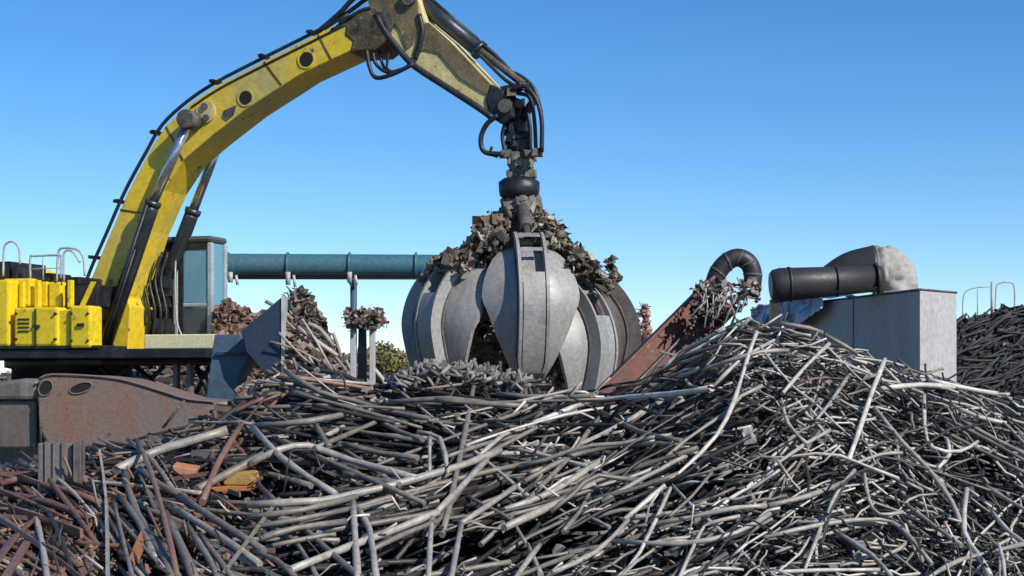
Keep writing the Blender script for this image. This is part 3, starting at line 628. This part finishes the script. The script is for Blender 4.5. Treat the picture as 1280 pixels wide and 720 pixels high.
for _ in range(1050):
    x = rnd.choice((rnd.uniform(640,1330), rnd.uniform(-20,1330))); r = lerp(RIDGE,x); y = rnd.uniform(r, 745)
    if void(x,y) > .2: continue
    a = R(flow(x,y)+rnd.gauss(0,27)); L = rnd.uniform(18,85); q = S(x,y,rnd.uniform(-.04,.26)); sc = q.y/F
    d = Vector((math.cos(a), rnd.gauss(0,.35), math.sin(a)))*L*.5*sc; k = Vector((rnd.gauss(0,1), rnd.gauss(0,1), rnd.gauss(0,1)))*L*.07*sc
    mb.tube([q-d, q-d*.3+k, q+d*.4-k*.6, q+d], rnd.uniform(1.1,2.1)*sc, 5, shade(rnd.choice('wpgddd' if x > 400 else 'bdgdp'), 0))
tag(mb.build('tangled_rods', 'rods', origin=(0,10,0)), 'countless thinner grey steel rods tangled underneath the larger ones', 'scrap', kind='stuff')
# loose crumpled bits in the pile
mb = MB()
for _ in range(1500):
    x = rnd.choice((rnd.uniform(-50,330), rnd.uniform(-50,1330))); r = lerp(RIDGE,x); y = rnd.uniform(r, 760)
    c = rnd.choice([(.22,.12,.08),(.26,.16,.115),(.12,.09,.075),(.05,.04,.035)]) if x < 330 else rnd.choice([(.2,.185,.165),(.08,.072,.064),(.32,.3,.27),(.04,.036,.033)])
    mb.shard(S(x,y,rnd.uniform(0,.25)), rnd.uniform(.02,.055), c)
for _ in range(260):
    x = rnd.uniform(500,660); q = S(x, lerp(RIDGE,x)+rnd.uniform(-6,6), rnd.uniform(-.1,.2)); d = Vector((rnd.gauss(0,1),rnd.gauss(0,.5),abs(rnd.gauss(0,.8)))).normalized()*rnd.uniform(.04,.13)
    mb.tube([q-d, q+Vector((rnd.gauss(0,.012),0,.01)), q+d], rnd.uniform(.008,.02), 5, rnd.choice([(.3,.28,.25),(.2,.18,.16),(.11,.10,.09)]))
tag(mb.build('crumpled_scrap', 'debris', origin=(0,10,0)), 'small crumpled bits of rusty and grey sheet scattered in the pile', 'scrap', kind='stuff')

# ------------------------------------------------------------------ things stuck in the left pile
c0 = S(75,615,.15); mb = MB(); mb.prism([P(47,622,c0.y), P(90,622,c0.y), P(90,554,c0.y), P(47,554,c0.y)], (0,.08,0))
root = mb.build('channel_post', 'channel', origin=(c0.x,c0.y,P(60,622,c0.y).z), bevel=.008); tag(root, 'short grey ribbed steel post standing in the rusty left heap', 'steel post')
mb = MB(); mb.prism([P(91,622,c0.y-.05), P(101,622,c0.y-.05), P(101,550,c0.y-.05), P(91,552,c0.y-.05)], (0,.12,0)); mb.build('edge_flange', 'channel', root, bevel=.005)
mb = MB()
for x in (56,66,77): mb.prism([P(x,622,c0.y-.02), P(x+3,622,c0.y-.02), P(x+3,552,c0.y-.02), P(x,552,c0.y-.02)], (0,.018,0))
mb.build('rib', 'channel', root)
YD = S(300,604,0).y
mb = MB(); mb.prism([P(x,y,YD-.02) for x, y in ((279,602),(290,597),(312,596),(318,601),(308,607),(280,606))], (0,.3,.03)); tag(mb.build('yellow_plate',paint('dull_amber_paint',(.50,.30,.05),(.25,.15,.05),.5,.6),bevel=.006), 'small bent amber plate poking out of the dark gap at left', 'metal plate')
mb = MB(); mb.prism([P(x,y,YD-.03) for x, y in ((262,610),(285,607),(316,608),(312,614),(270,615))], (0,.3,.0)); tag(mb.build('orange_plate', paint('orange_paint',(.55,.20,.04),(.3,.1,.04),.4,.6),bevel=.006), 'small rusty orange strip just beneath the amber plate', 'metal plate')
mb = MB(); YD = S(228,588,-.15).y
mb.prism([P(x,y,YD) for x, y in ((215,582),(232,585),(246,587),(244,593),(228,594),(218,592))], (0,.15,.02)); tag(mb.build('orange_scrap', paint('bright_rust',(.50,.20,.09),(.35,.22,.15),.4,.7),bevel=.006), 'bright orange rusted scrap piece among rods below the casing', 'metal scrap')
# rusty casing in front of the tracks
YC = 16.5
RC = empty('rusty_casing', Vector((P(120,500,YC).x, YC, 0)), 'large rusted steel casing with two dark openings lying before the yellow excavator', 'steel casing')
body = [(48,474),(64,468),(115,470),(150,474),(180,482),(205,490),(235,499),(268,502),(262,530),(230,560),(60,560),(50,540),(46,500)]
mb = MB(); mb.prism([P(x,y,YC) for x, y in body], (0,1.1,0)); rb = mb.build('shell', 'rust', RC, bevel=.03)
mb = MB(); mb.tube(smooth_path([P(x,y,YC-.015) for x, y in body[:8]],3), .011, 6); mb.build('rim', 'rust', rb)
for q0, q1 in (((231,500),(205,533)),((50,500),(51,556))):
    mb = MB(); mb.tube([P(*q0,YC-.005), P(*q1,YC-.005)], .014, 6); mb.build('seam', 'grime', rb)
mb = MB(); c = P(20,488,YC+.1)
mb.prism([P(x,y,YC+.05) for x, y in ((-140,500),(-140,484),(-20,480),(5,476),(30,473),(47,474),(52,484),(47,500))], (0,.9,0)); mb.build('nose', 'channel', RC, bevel=.04)
mb = MB(); mb.prism([P(x,y,YC+.12) for x, y in ((-140,500),(46,500),(46,560),(-140,560))], (0,.7,0)); mb.build('lower_body', 'tinebrown', RC, bevel=.02)
for x, y, rx, ry in ((57,485,9,9.5),(101,485,14,6.5)):
    mb = MB(); vv = [P(x+rx*math.cos(k/20*6.283), y+ry*math.sin(k/20*6.283)-rx*.25*math.cos(k/20*6.283), YC-.004) for k in range(20)]; mb.prism(vv, (0,.002,0)); mb.build('opening', 'dark', rb)  # thin dark plate on the shell, painted shade instead of a cut hole
    mb = MB(); mb.tube([v+Vector((0,-.004,0)) for v in vv+[vv[0]]], .008, 5, caps=False); mb.build('opening_rim', 'rust', rb)

# ------------------------------------------------------------------ blue hopper, scrap behind it, twin posts, overhead duct
YH = 18.5
HP = empty('blue_hopper', Vector((P(320,480,YH).x, YH, 0)), 'dark blue steel hopper with pale chute standing right of the excavator cab', 'hopper')
mb = MB(); mb.prism([P(x,y,YH) for x, y in ((351,372),(326,393),(301,414),(308,440),(330,466),(345,520),(351,520))], (.25,1.4,0)); mb.build('side_panel', 'bluepanel', HP, bevel=.01)
mb = MB(); mb.prism([P(x,y,YH-.02) for x, y in ((351.5,370),(355.5,370),(355.5,520),(351.5,520))], (0,1.4,0)); mb.build('edge_post', 'rail', HP)
mb = MB(); mb.prism([P(x,y,YH+.3) for x, y in ((268,418),(300,418),(316,440),(302,462),(285,520),(255,520))], (0,.8,0)); mb.build('chute', 'bluegrey', HP, bevel=.01)
mb = MB(); mb.prism([P(x,y,YH+.25) for x, y in ((270,440),(315,440),(316,443),(270,444))], (0,.04,0)); mb.build('flange', 'bluepanel', HP)
def heap(name, ridge, Y, cols_, n, size, label, base=520, rodn=0, rc=(.1,.1,.1), slope=1.5, ang=20, mat='debris'):
    mb = MB(); x0, x1 = ridge[0][0], ridge[-1][0]
    k = 14; g = []; xs = [x0+(x1-x0)*i/k for i in range(k+1)]
    for x in xs:
        r = lerp(ridge, x)+5
        for y, dd in ((base+60,-slope*1.1),(base,-slope),((r*.5+base*.5),-slope*.5),(r,0),(r+60,.9),(base+60,1.8)):
            q = P(x,y,Y+dd); q += Vector((0,0,noise.noise(q*3)*.06)); q.z = max(q.z,-.02); g.append(q)
    cm = [(i*6+j, (i+1)*6+j, (i+1)*6+j+1, i*6+j+1) for i in range(k) for j in range(5)]
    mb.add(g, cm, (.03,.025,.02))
    for _ in range(n):
        x = rnd.uniform(x0,x1); r = lerp(ridge,x); t = rnd.random()**1.3; y = r+(base-r)*t
        mb.shard(P(x,y,Y-slope*t+rnd.uniform(-.05,.1))+Vector((0,0,-.02)), rnd.uniform(*size), rnd.choice(cols_))
    for _ in range(n//4):
        x = rnd.uniform(x0,x1); q = P(x, lerp(ridge,x)+3, Y+rnd.uniform(.1,1.4)); q.z -= (q.y-Y)*.3
        mb.shard(q, rnd.uniform(*size), rnd.choice(cols_))
    for _ in range(rodn):
        x = rnd.uniform(x0+(20 if x0 > 1000 else 0),x1); r = lerp(ridge,x); t = rnd.random(); y = r+(base-r)*t; a = R(rnd.gauss(ang,14)); L = rnd.uniform(20,80)/2
        A = P(x-L*math.cos(a), y+L*math.sin(a), Y-slope*t-.1); B = P(x+L*math.cos(a), max(y-L*math.sin(a), lerp(ridge,x+L)-4), Y-slope*t-.05)
        j = rnd.uniform(.5,1.4); mb.tube(smooth_path([A, (A+B)/2+Vector((0,0,rnd.gauss(0,.03))), B],2), rnd.uniform(.012,.028), 6, tuple(c*j for c in rc))
    return tag(mb.build(name, mat, origin=P(x0,base,Y)), label, 'scrap heap', kind='stuff')
BRD = [(.16,.11,.085),(.10,.075,.06),(.24,.17,.13),(.06,.05,.045),(.32,.26,.21)]
heap('scrap_heap', [(352,378),(362,364),(376,360),(388,372),(398,388),(405,410),(418,432),(434,452),(455,466),(480,474)], 19.0, BRD, 1500, (.03,.10), 'dark brown tangled scrap heaped against the blue hopper', rodn=25, rc=(.4,.36,.3), ang=-55, slope=1.0)
heap('scrap_heap', [(270,384),(284,374),(296,380),(308,388),(322,392),(332,392),(345,400)], 23.5, [(.26,.15,.11),(.34,.22,.17),(.12,.08,.065),(.18,.11,.08)], 900, (.035,.10), 'rusty brown scrap between the cab and the blue hopper', base=470, slope=.8)
heap('scrap_heap', [(300,486),(330,468),(350,458),(380,462),(400,470),(430,480),(470,488)], 14.6, BRD+[(.3,.27,.24)], 800, (.025,.07), 'low brown and grey scrap spilling below the hopper', base=530, slope=.8, rodn=30, rc=(.35,.31,.27), ang=10)
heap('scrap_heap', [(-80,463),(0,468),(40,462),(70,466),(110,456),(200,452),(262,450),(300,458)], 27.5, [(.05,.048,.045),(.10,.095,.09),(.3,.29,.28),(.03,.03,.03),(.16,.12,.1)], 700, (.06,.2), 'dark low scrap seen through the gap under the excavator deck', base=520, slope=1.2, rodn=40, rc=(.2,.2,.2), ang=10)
# twin posts topped with rubble
YT = 17.5
TP = empty('twin_post_frame', Vector((P(455,480,YT).x, YT, 0)), 'two pale posts under a rubble topped cap left of the grapple', 'post frame')
for x, yb in ((441,560),(465,560)):
    mb = MB(); mb.prism([P(x-3.5,yb,YT), P(x+3.5,yb,YT), P(x+3.5,400,YT), P(x-3.5,400,YT)], (0,.1,0)); p = mb.build('post', 'concrete', TP, bevel=.008)
    mb = MB(); mb.box(P(x,408,YT-.01), (.11,.14,.05)); mb.build('collar', 'grime', p)
mb = MB(); mb.prism([P(432,403,YT-.05), P(474,403,YT-.05), P(473,391,YT-.05), P(434,391,YT-.05)], (0,.4,0)); mb.build('cap', 'grime', TP, bevel=.01)
mb = MB(); mb.prism([P(446,560,YT+.15), P(459,560,YT+.15), P(457,400,YT+.15), P(448,400,YT+.15)], (0,.1,0)); mb.build('back_panel', 'black', TP)
mb = MB()
for _ in range(260): mb.shard(P(rnd.uniform(432,478), rnd.uniform(387,408), YT+rnd.uniform(-.12,.3)), rnd.uniform(.02,.06), rnd.choice(BRD+[(.36,.27,.18)]))
for _ in range(14): mb.shard(P(rnd.uniform(474,484), rnd.uniform(398,410), YT+rnd.uniform(0,.2)), rnd.uniform(.03,.06), (.3,.12,.09))
tag(mb.build('rubble', 'debris'), 'brown rubble lying on the cap of the twin posts', 'rubble', kind='stuff')
# duct
YP = 32
DU = empty('overhead_duct', Vector((P(441,470,YP).x, YP, 0)), 'long teal overhead pipe running behind the cab and the grapple', 'pipe')
mb = MB(); r_ = 14/F*YP
mb.tube([P(250,575,YP),P(250,352,YP),P(254,340,YP),P(263,333,YP)]+[P(x,331+ (x-285)*.005,YP) for x in (285,540,600)]+[P(622,335,YP),P(634,348,YP),P(637,370,YP),P(637,440,YP),P(637,575,YP)], r_, 28); mb.build('duct', 'duct', DU)
mb = MB()
for x in (285,360,437,520): mb.tube([P(x-1.2,331.5,YP), P(x+1.2,331.5,YP)], r_+.035, 28)
mb.build('flange', 'duct', DU)
mb = MB(); mb.tube([P(281,346.5,YP), P(600,347,YP)], .045, 8); mb.build('cable_tray', 'rustred', DU)
for x, l in ((360,356),(437,353),(288,353)):
    mb = MB(); mb.tube([P(x,340,YP-.24), P(x,l,YP-.24)], .05, 8); mb.tube([P(x+7,344,YP-.15), P(x+9,l+3,YP-.15)], .03, 8); mb.build('hanger_clamp', 'rail', DU)
for x in (442,):
    mb = MB(); mb.tube([P(x,344,YP), P(x,577,YP)], .07, 8); mb.tube([P(x-8,345,YP), P(x,360,YP)], .04, 6); mb.build('support_post', 'bluegrey', DU)

# ------------------------------------------------------------------ rusty beam, hook pipe
YB = 14.5
d0, d1 = P(735,500,YB), P(893,343,YB+.8); ax = (d1-d0).normalized(); side = ax.cross(Vector((0,-1,0))).normalized(); side = -side if side.z > 0 else side; bk = ax.cross(side).normalized(); bk = -bk if bk.y < 0 else bk
root = empty('rusty_beam', d0, 'thick red brown rusted steel beam leaning up right of the grapple', 'steel beam')
def beampart(name, s0, s1, b0, b1, mat, L=1.0):
    mb = MB(); a = d0+side*s0+bk*b0; mb.prism([a, d0+side*s1+bk*b0, d0+side*s1+bk*b1, d0+side*s0+bk*b1], (d1-d0)*L); return mb.build(name, mat, root, bevel=.008)
beampart('web', .03,.37,.16,.2,'rustred'); beampart('flange', 0,.03,0,.4,'rustred'); beampart('flange', .37,.40,0,.4,'rustred')
beampart('stiffener', .19,.22,.05,.158,'darkpipe', .98)
YK = 15.4
hk = [(889,378),(891,362),(897,342),(908,328),(922,322),(935,328),(941,342),(940,358)]
mb = MB(); mb.tube(smooth_path([P(x,y,YK) for x, y in hk],5), .088, 16); hook = mb.build('hooked_pipe', 'darkpipe'); tag(hook, 'black pipe bent into an upside down hook above the rusty beam', 'pipe')
mb = MB()
for i, (x, y) in enumerate(hk[1:-1]):
    p = P(x,y,YK); q = P(*hk[i+2],YK); t = (q-p).normalized(); mb.tube([p, p+t*.02], .094, 14)
mb.build('band', 'grime', hook)
mb = MB()
for _ in range(240):
    x = rnd.uniform(868,948); yt = 352+max(0,(880-x))*.6+ (8 if x > 945 else 0); y = rnd.uniform(yt, yt+52-max(0,x-905)*.85)
    mb.shard(P(x,y,15.0+rnd.uniform(-.2,.3)), rnd.uniform(.015,.055), rnd.choice(BRD+[(.4,.38,.35),(.28,.15,.1)]))
for _ in range(16):
    x = rnd.uniform(870,930); A = P(x, rnd.uniform(345,370), 14.9); B = P(x+rnd.gauss(-6,12), rnd.uniform(380,412), 14.8); mb.tube([A,(A+B)/2+Vector((rnd.gauss(0,.04),0,0)),B], .008, 5, (.35,.33,.3))
tag(mb.build('shredded_scrap', 'debris'), 'shredded wire and rust hanging between the hooked pipe and the mound', 'scrap', kind='stuff')

# ------------------------------------------------------------------ concrete wall, big pipes, tarp
YW = 26.0
c = P(1150,362,YW); zt_ = c.z; rr_ = P(1196,366,YW); k = (rr_.z)
YR = (zt_-CZ)*F/(HY-366); cr = Vector(((1196-640)/F*YR, YR, zt_))
ratio = (HY-362)/(HY-385.); YL = YW*ratio; cl = Vector(((960-640)/F*YL, YL, zt_)); cl2 = cl+(cl-c)*.15
mb = MB(); cr0 = cr-Vector((0,0,zt_)); c00 = Vector((c.x,c.y,0)); back = cl2-c; back.z = 0
mb.prism([c00, cr0, cr, c], back)
wall = mb.build('concrete_wall', 'concrete', bevel=.03); tag(wall, 'tall pale concrete wall block, sunlit end and shaded long side', 'concrete wall')
mb = MB()
for t in (.33,.66):
    p = c00+back*t; mb.box(p+Vector((-.004,0,zt_/2)), (.012,.03,zt_-.06))
mb.build('joint', 'grime', wall)
mb = MB(); e0 = c+Vector((0,0,.002)); mb.tube([e0, e0+back], .02, 4); mb.tube([e0, cr+Vector((0,0,.002))], .02, 4); mb.build('edge_angle', 'grime', wall)
YQ = 27.5
bp = empty('big_pipe', P(1010,375,YQ), 'fat dark pipe lying level above the concrete wall', 'pipe')
mb = MB(); r_ = 20/F*YQ; L0, L1 = P(963,357,YQ), P(1101,348,YQ)
t = (L1-L0).normalized(); mb.tube([L0, L0+t*.05, L0+t*.16, L1], [r_*.8, r_*.98, r_*1.07, r_*.8], 32); mb.build('pipe_shell', 'darkpipe', bp)
for qa, qb, qr in ((L0+t*.3, L0+t*.34, r_*1.06+.012), (L1-t*.10, L1-t*.05, r_*.86+.03), (L0+t*1.1, L0+t*1.13, r_*.96+.012)):
    mb = MB(); mb.tube([qa, qb], qr, 32); mb.build('band', 'darkpipe', bp)
mb = MB(); mb.prism([P(964,374,YQ-.1), P(975,374,YQ-.1), P(975,590,YQ-.1), P(964,590,YQ-.1)], (0,.2,0)); mb.build('support_leg', 'darkpipe', bp)
el = empty('pipe_elbow', P(1120,365,YQ), 'fat curved pipe elbow crusted pale grey, dropping behind the concrete wall', 'pipe elbow')
mb = MB(); path = smooth_path([P(x,y,YQ+.5) for x, y in ((1030,352),(1062,338),(1092,336))],6); mb.tube(path, [.22+.19*i/(len(path)-1) for i in range(len(path))], 28); mb.build('dark_sleeve', 'darkpipe', el)
mb = MB(); path = smooth_path([P(x,y,YQ+.45) for x, y in ((1090,336),(1108,338),(1116,350),(1119,366),(1120,400))],10)
o0 = len(mb.v); mb.tube(path, .415, 40)
for i, v in enumerate(mb.v):
    q = noise.noise(v*5)*.06+noise.noise(v*11)*.08-.03; cc = min(path, key=lambda p: (p-v).length); mb.v[i] = v+(v-cc).normalized()*q
mb.build('crusted_bend', 'crust', el)
# tarp
mb = MB(); nu, nv = 26, 12; vs = []
A0, A1 = c.lerp(cl,.50), cl.lerp(c,-.02)
for i in range(nu+1):
    for j in range(nv+1):
        u, v = i/nu, j/nv; base = A0.lerp(A1,u)
        hump = .16*math.sin(min(1,u*1.6)*math.pi)**1.0
        drop = (v-.4)*(.25+1.9*u)
        p = base+Vector((.5-1.7*v if v < .4 else -.20, 0, .05+hump*(1-v)-(drop if drop > 0 else 0)))
        p += Vector((noise.noise(p*3.1)*.07-.05, noise.noise(p*2.3+Vector((5,0,0)))*.1, noise.noise(p*4.7)*.09)); vs.append(p)
fs = [(i*(nv+1)+j,(i+1)*(nv+1)+j,(i+1)*(nv+1)+j+1,i*(nv+1)+j+1) for i in range(nu) for j in range(nv)]
mb.add(vs, fs, smooth=False); tp = mb.build('tarpaulin','tarp'); tag(tp, 'crumpled blue tarpaulin with white frayed edge draped over the concrete wall', 'tarpaulin')
md = tp.modifiers.new('so','SOLIDIFY'); md.thickness = .012
mb = MB(); 
for j0, jj in ((nv, 0), (5, 1)): mb.tube([vs[i*(nv+1)+j0]+Vector((-.02,0,.01+noise.noise(Vector((i*.9,j0,0)))*.05)) for i in range(nu+1)], [.018+.02*abs(noise.noise(Vector((i*1.3,0,j0)))) for i in range(nu+1)], 5)
mb.build('frayed_edge','fray',tp)

# ------------------------------------------------------------------ right: dark heap and pale railing; far red scrap mast; trees
DK = [(.03,.03,.031),(.04,.037,.034),(.055,.05,.047),(.02,.02,.022),(.12,.10,.085)]
heap('scrap_heap', [(1110,470),(1150,425),(1186,402),(1200,400),(1220,396),(1245,388),(1268,384),(1300,376),(1380,370),(1480,400),(1560,470)], 30.5, DK, 3600, (.04,.13), 'dark charcoal scrap heap rising behind the concrete wall at right', base=572, slope=3.0, rodn=560, rc=(.042,.042,.045), ang=24, mat='darkdebris')
YRr = 31
ra = empty('pale_railing', P(1240,400,YRr), 'pale thin pipe railing showing over the dark right heap', 'railing')
for w, pth in ((.028,[(1240,410),(1240,352)]),(.014,[(1268,400),(1268,360),(1262,353),(1250,354),(1245,362),(1244,405)]),(.012,[(1204,410),(1204,372),(1214,361),(1240,358)]),(.012,[(1222,410),(1222,362)])):
    mb = MB(); mb.tube(smooth_path([P(x,y,YRr) for x, y in pth],3) if len(pth) > 2 else [P(x,y,YRr) for x, y in pth], w, 8); mb.build('rail_pipe','rail',ra)
mb = MB(); YM = 45; PK = [(.42,.20,.17),(.34,.15,.13),(.5,.3,.27),(.2,.1,.09)]
for _ in range(240):
    y = rnd.uniform(382,500); x = 806+math.sin(y*.12)*2+rnd.gauss(0,1)*(4 if y < 400 else 5)+(y-400)*.04; mb.shard(P(x,y,YM+rnd.uniform(-.2,.2)), rnd.uniform(.06,.15), rnd.choice(PK))
mb.tube([P(807,560,YM),P(806,388,YM)], .05, 6, (.3,.12,.1))
tag(mb.build('red_scrap_stack','debris'), 'tall narrow stack of faded red scrap far behind the rusty beam', 'scrap stack')
def make_tree(loc, h, w, label):
    root = empty('bushy_tree', loc, label, 'tree', 'olive trees on the far edge of the yard')
    mb = MB(); mb.tube([loc, loc+Vector((.1,0,h*.3)), loc+Vector((-.1,.1,h*.7))], [h*.035,h*.025,h*.01], 8)
    for k in range(6):
        a = k*1.05; mb.tube([loc+Vector((0,0,h*(.2+.07*k))), loc+Vector((math.cos(a)*w*.25, math.sin(a)*w*.25, h*(.45+.06*k)))], [h*.015,h*.006], 6)
    mb.build('trunk','bark',root)
    mb = MB(); cl_ = [(Vector((rnd.gauss(0,w*.22), rnd.gauss(0,w*.22), h*rnd.uniform(.25,.85))), rnd.uniform(.14,.24)*w) for _ in range(16)]
    for c_, r in cl_:
        for _ in range(170):
            d = Vector((rnd.gauss(0,1),rnd.gauss(0,1),rnd.gauss(0,.8))); d = d.normalized()*r*rnd.random()**.4
            p = loc+c_+d; q = Vector((rnd.uniform(-1,1),rnd.uniform(-1,1),rnd.uniform(-1,1))).normalized(); e = q.orthogonal().normalized()*rnd.uniform(.06,.14); g_ = q.cross(e).normalized()*rnd.uniform(.06,.14)
            mb.add([p-e,p+g_,p+e,p-g_],[(0,1,2,3)])
    mb.build('crown','foliage',root)
YTt = 95
for i, (px, h, w, lb) in enumerate(((462,3.6,3.2,'olive tree half behind the twin posts'),(479,3.9,3.0,'tallest olive tree in the gap between posts and grapple'),(494,3.2,3.0,'low olive bushy tree in middle of the gap'),(509,2.7,3.0,'low olive tree beside the left grapple tine'),(525,3.3,3.2,'olive tree mostly behind the left grapple tine'),(20,1.9,3.0,'low bush seen under the excavator deck'),(560,3.4,3,'olive tree behind the grapple'))):
    make_tree(Vector(((px-640)/F*(YTt+i*2), YTt+i*2, 0)), h, w, lb)
mb = MB()
for _ in range(500):
    Yb = rnd.uniform(60,90); mb.shard(Vector(((rnd.uniform(440,560)-640)/F*Yb, Yb, rnd.uniform(0,.35))), rnd.uniform(.1,.4), rnd.choice([(.45,.38,.3),(.35,.3,.25),(.55,.5,.44)]))
tag(mb.build('gravel_berm','debris'), 'pale rubble strip lying below the far olive trees', 'rubble', kind='stuff')

# ------------------------------------------------------------------ camera, light, sky
cam = bpy.data.cameras.new('camera'); co = bpy.data.objects.new('camera', cam); col.objects.link(co)
co.location = (0,0,CZ); co.rotation_euler = (R(90),0,0); cam.sensor_width = 36; cam.lens = 36*F/1280; cam.shift_y = (HY-360)/1280; cam.clip_end = 6000; cam.clip_start = .1
bpy.context.scene.camera = co
sd = Vector((.66,-.63,.68)).normalized()
su = bpy.data.lights.new('sun','SUN'); so = bpy.data.objects.new('sun', su); col.objects.link(so)
su.energy = 5.0; su.angle = R(.5); su.color = (1,.95,.88); so.rotation_euler = sd.to_track_quat('Z','Y').to_euler()
w = bpy.data.worlds.new('World'); bpy.context.scene.world = w; w.use_nodes = True; nt = w.node_tree
sk = nt.nodes.new('ShaderNodeTexSky'); sk.sky_type = 'NISHITA'; sk.sun_disc = False
sk.sun_elevation = math.asin(sd.z); sk.sun_rotation = math.atan2(sd.x, sd.y); sk.air_density = 1.0; sk.dust_density = .0; sk.ozone_density = 4.2; sk.altitude = 2200
hs = nt.nodes.new('ShaderNodeHueSaturation'); hs.inputs['Saturation'].default_value = 1.24; hs.inputs['Value'].default_value = 1.0; nt.links.new(sk.outputs[0], hs.inputs['Color'])
bg = nt.nodes['Background']; nt.links.new(hs.outputs[0], bg.inputs[0]); bg.inputs[1].default_value = .143
vs_ = bpy.context.scene.view_settings; vs_.view_transform = 'Standard'; vs_.look = 'None'; vs_.exposure = 0; vs_.gamma = 1; vs_.use_curve_mapping = False
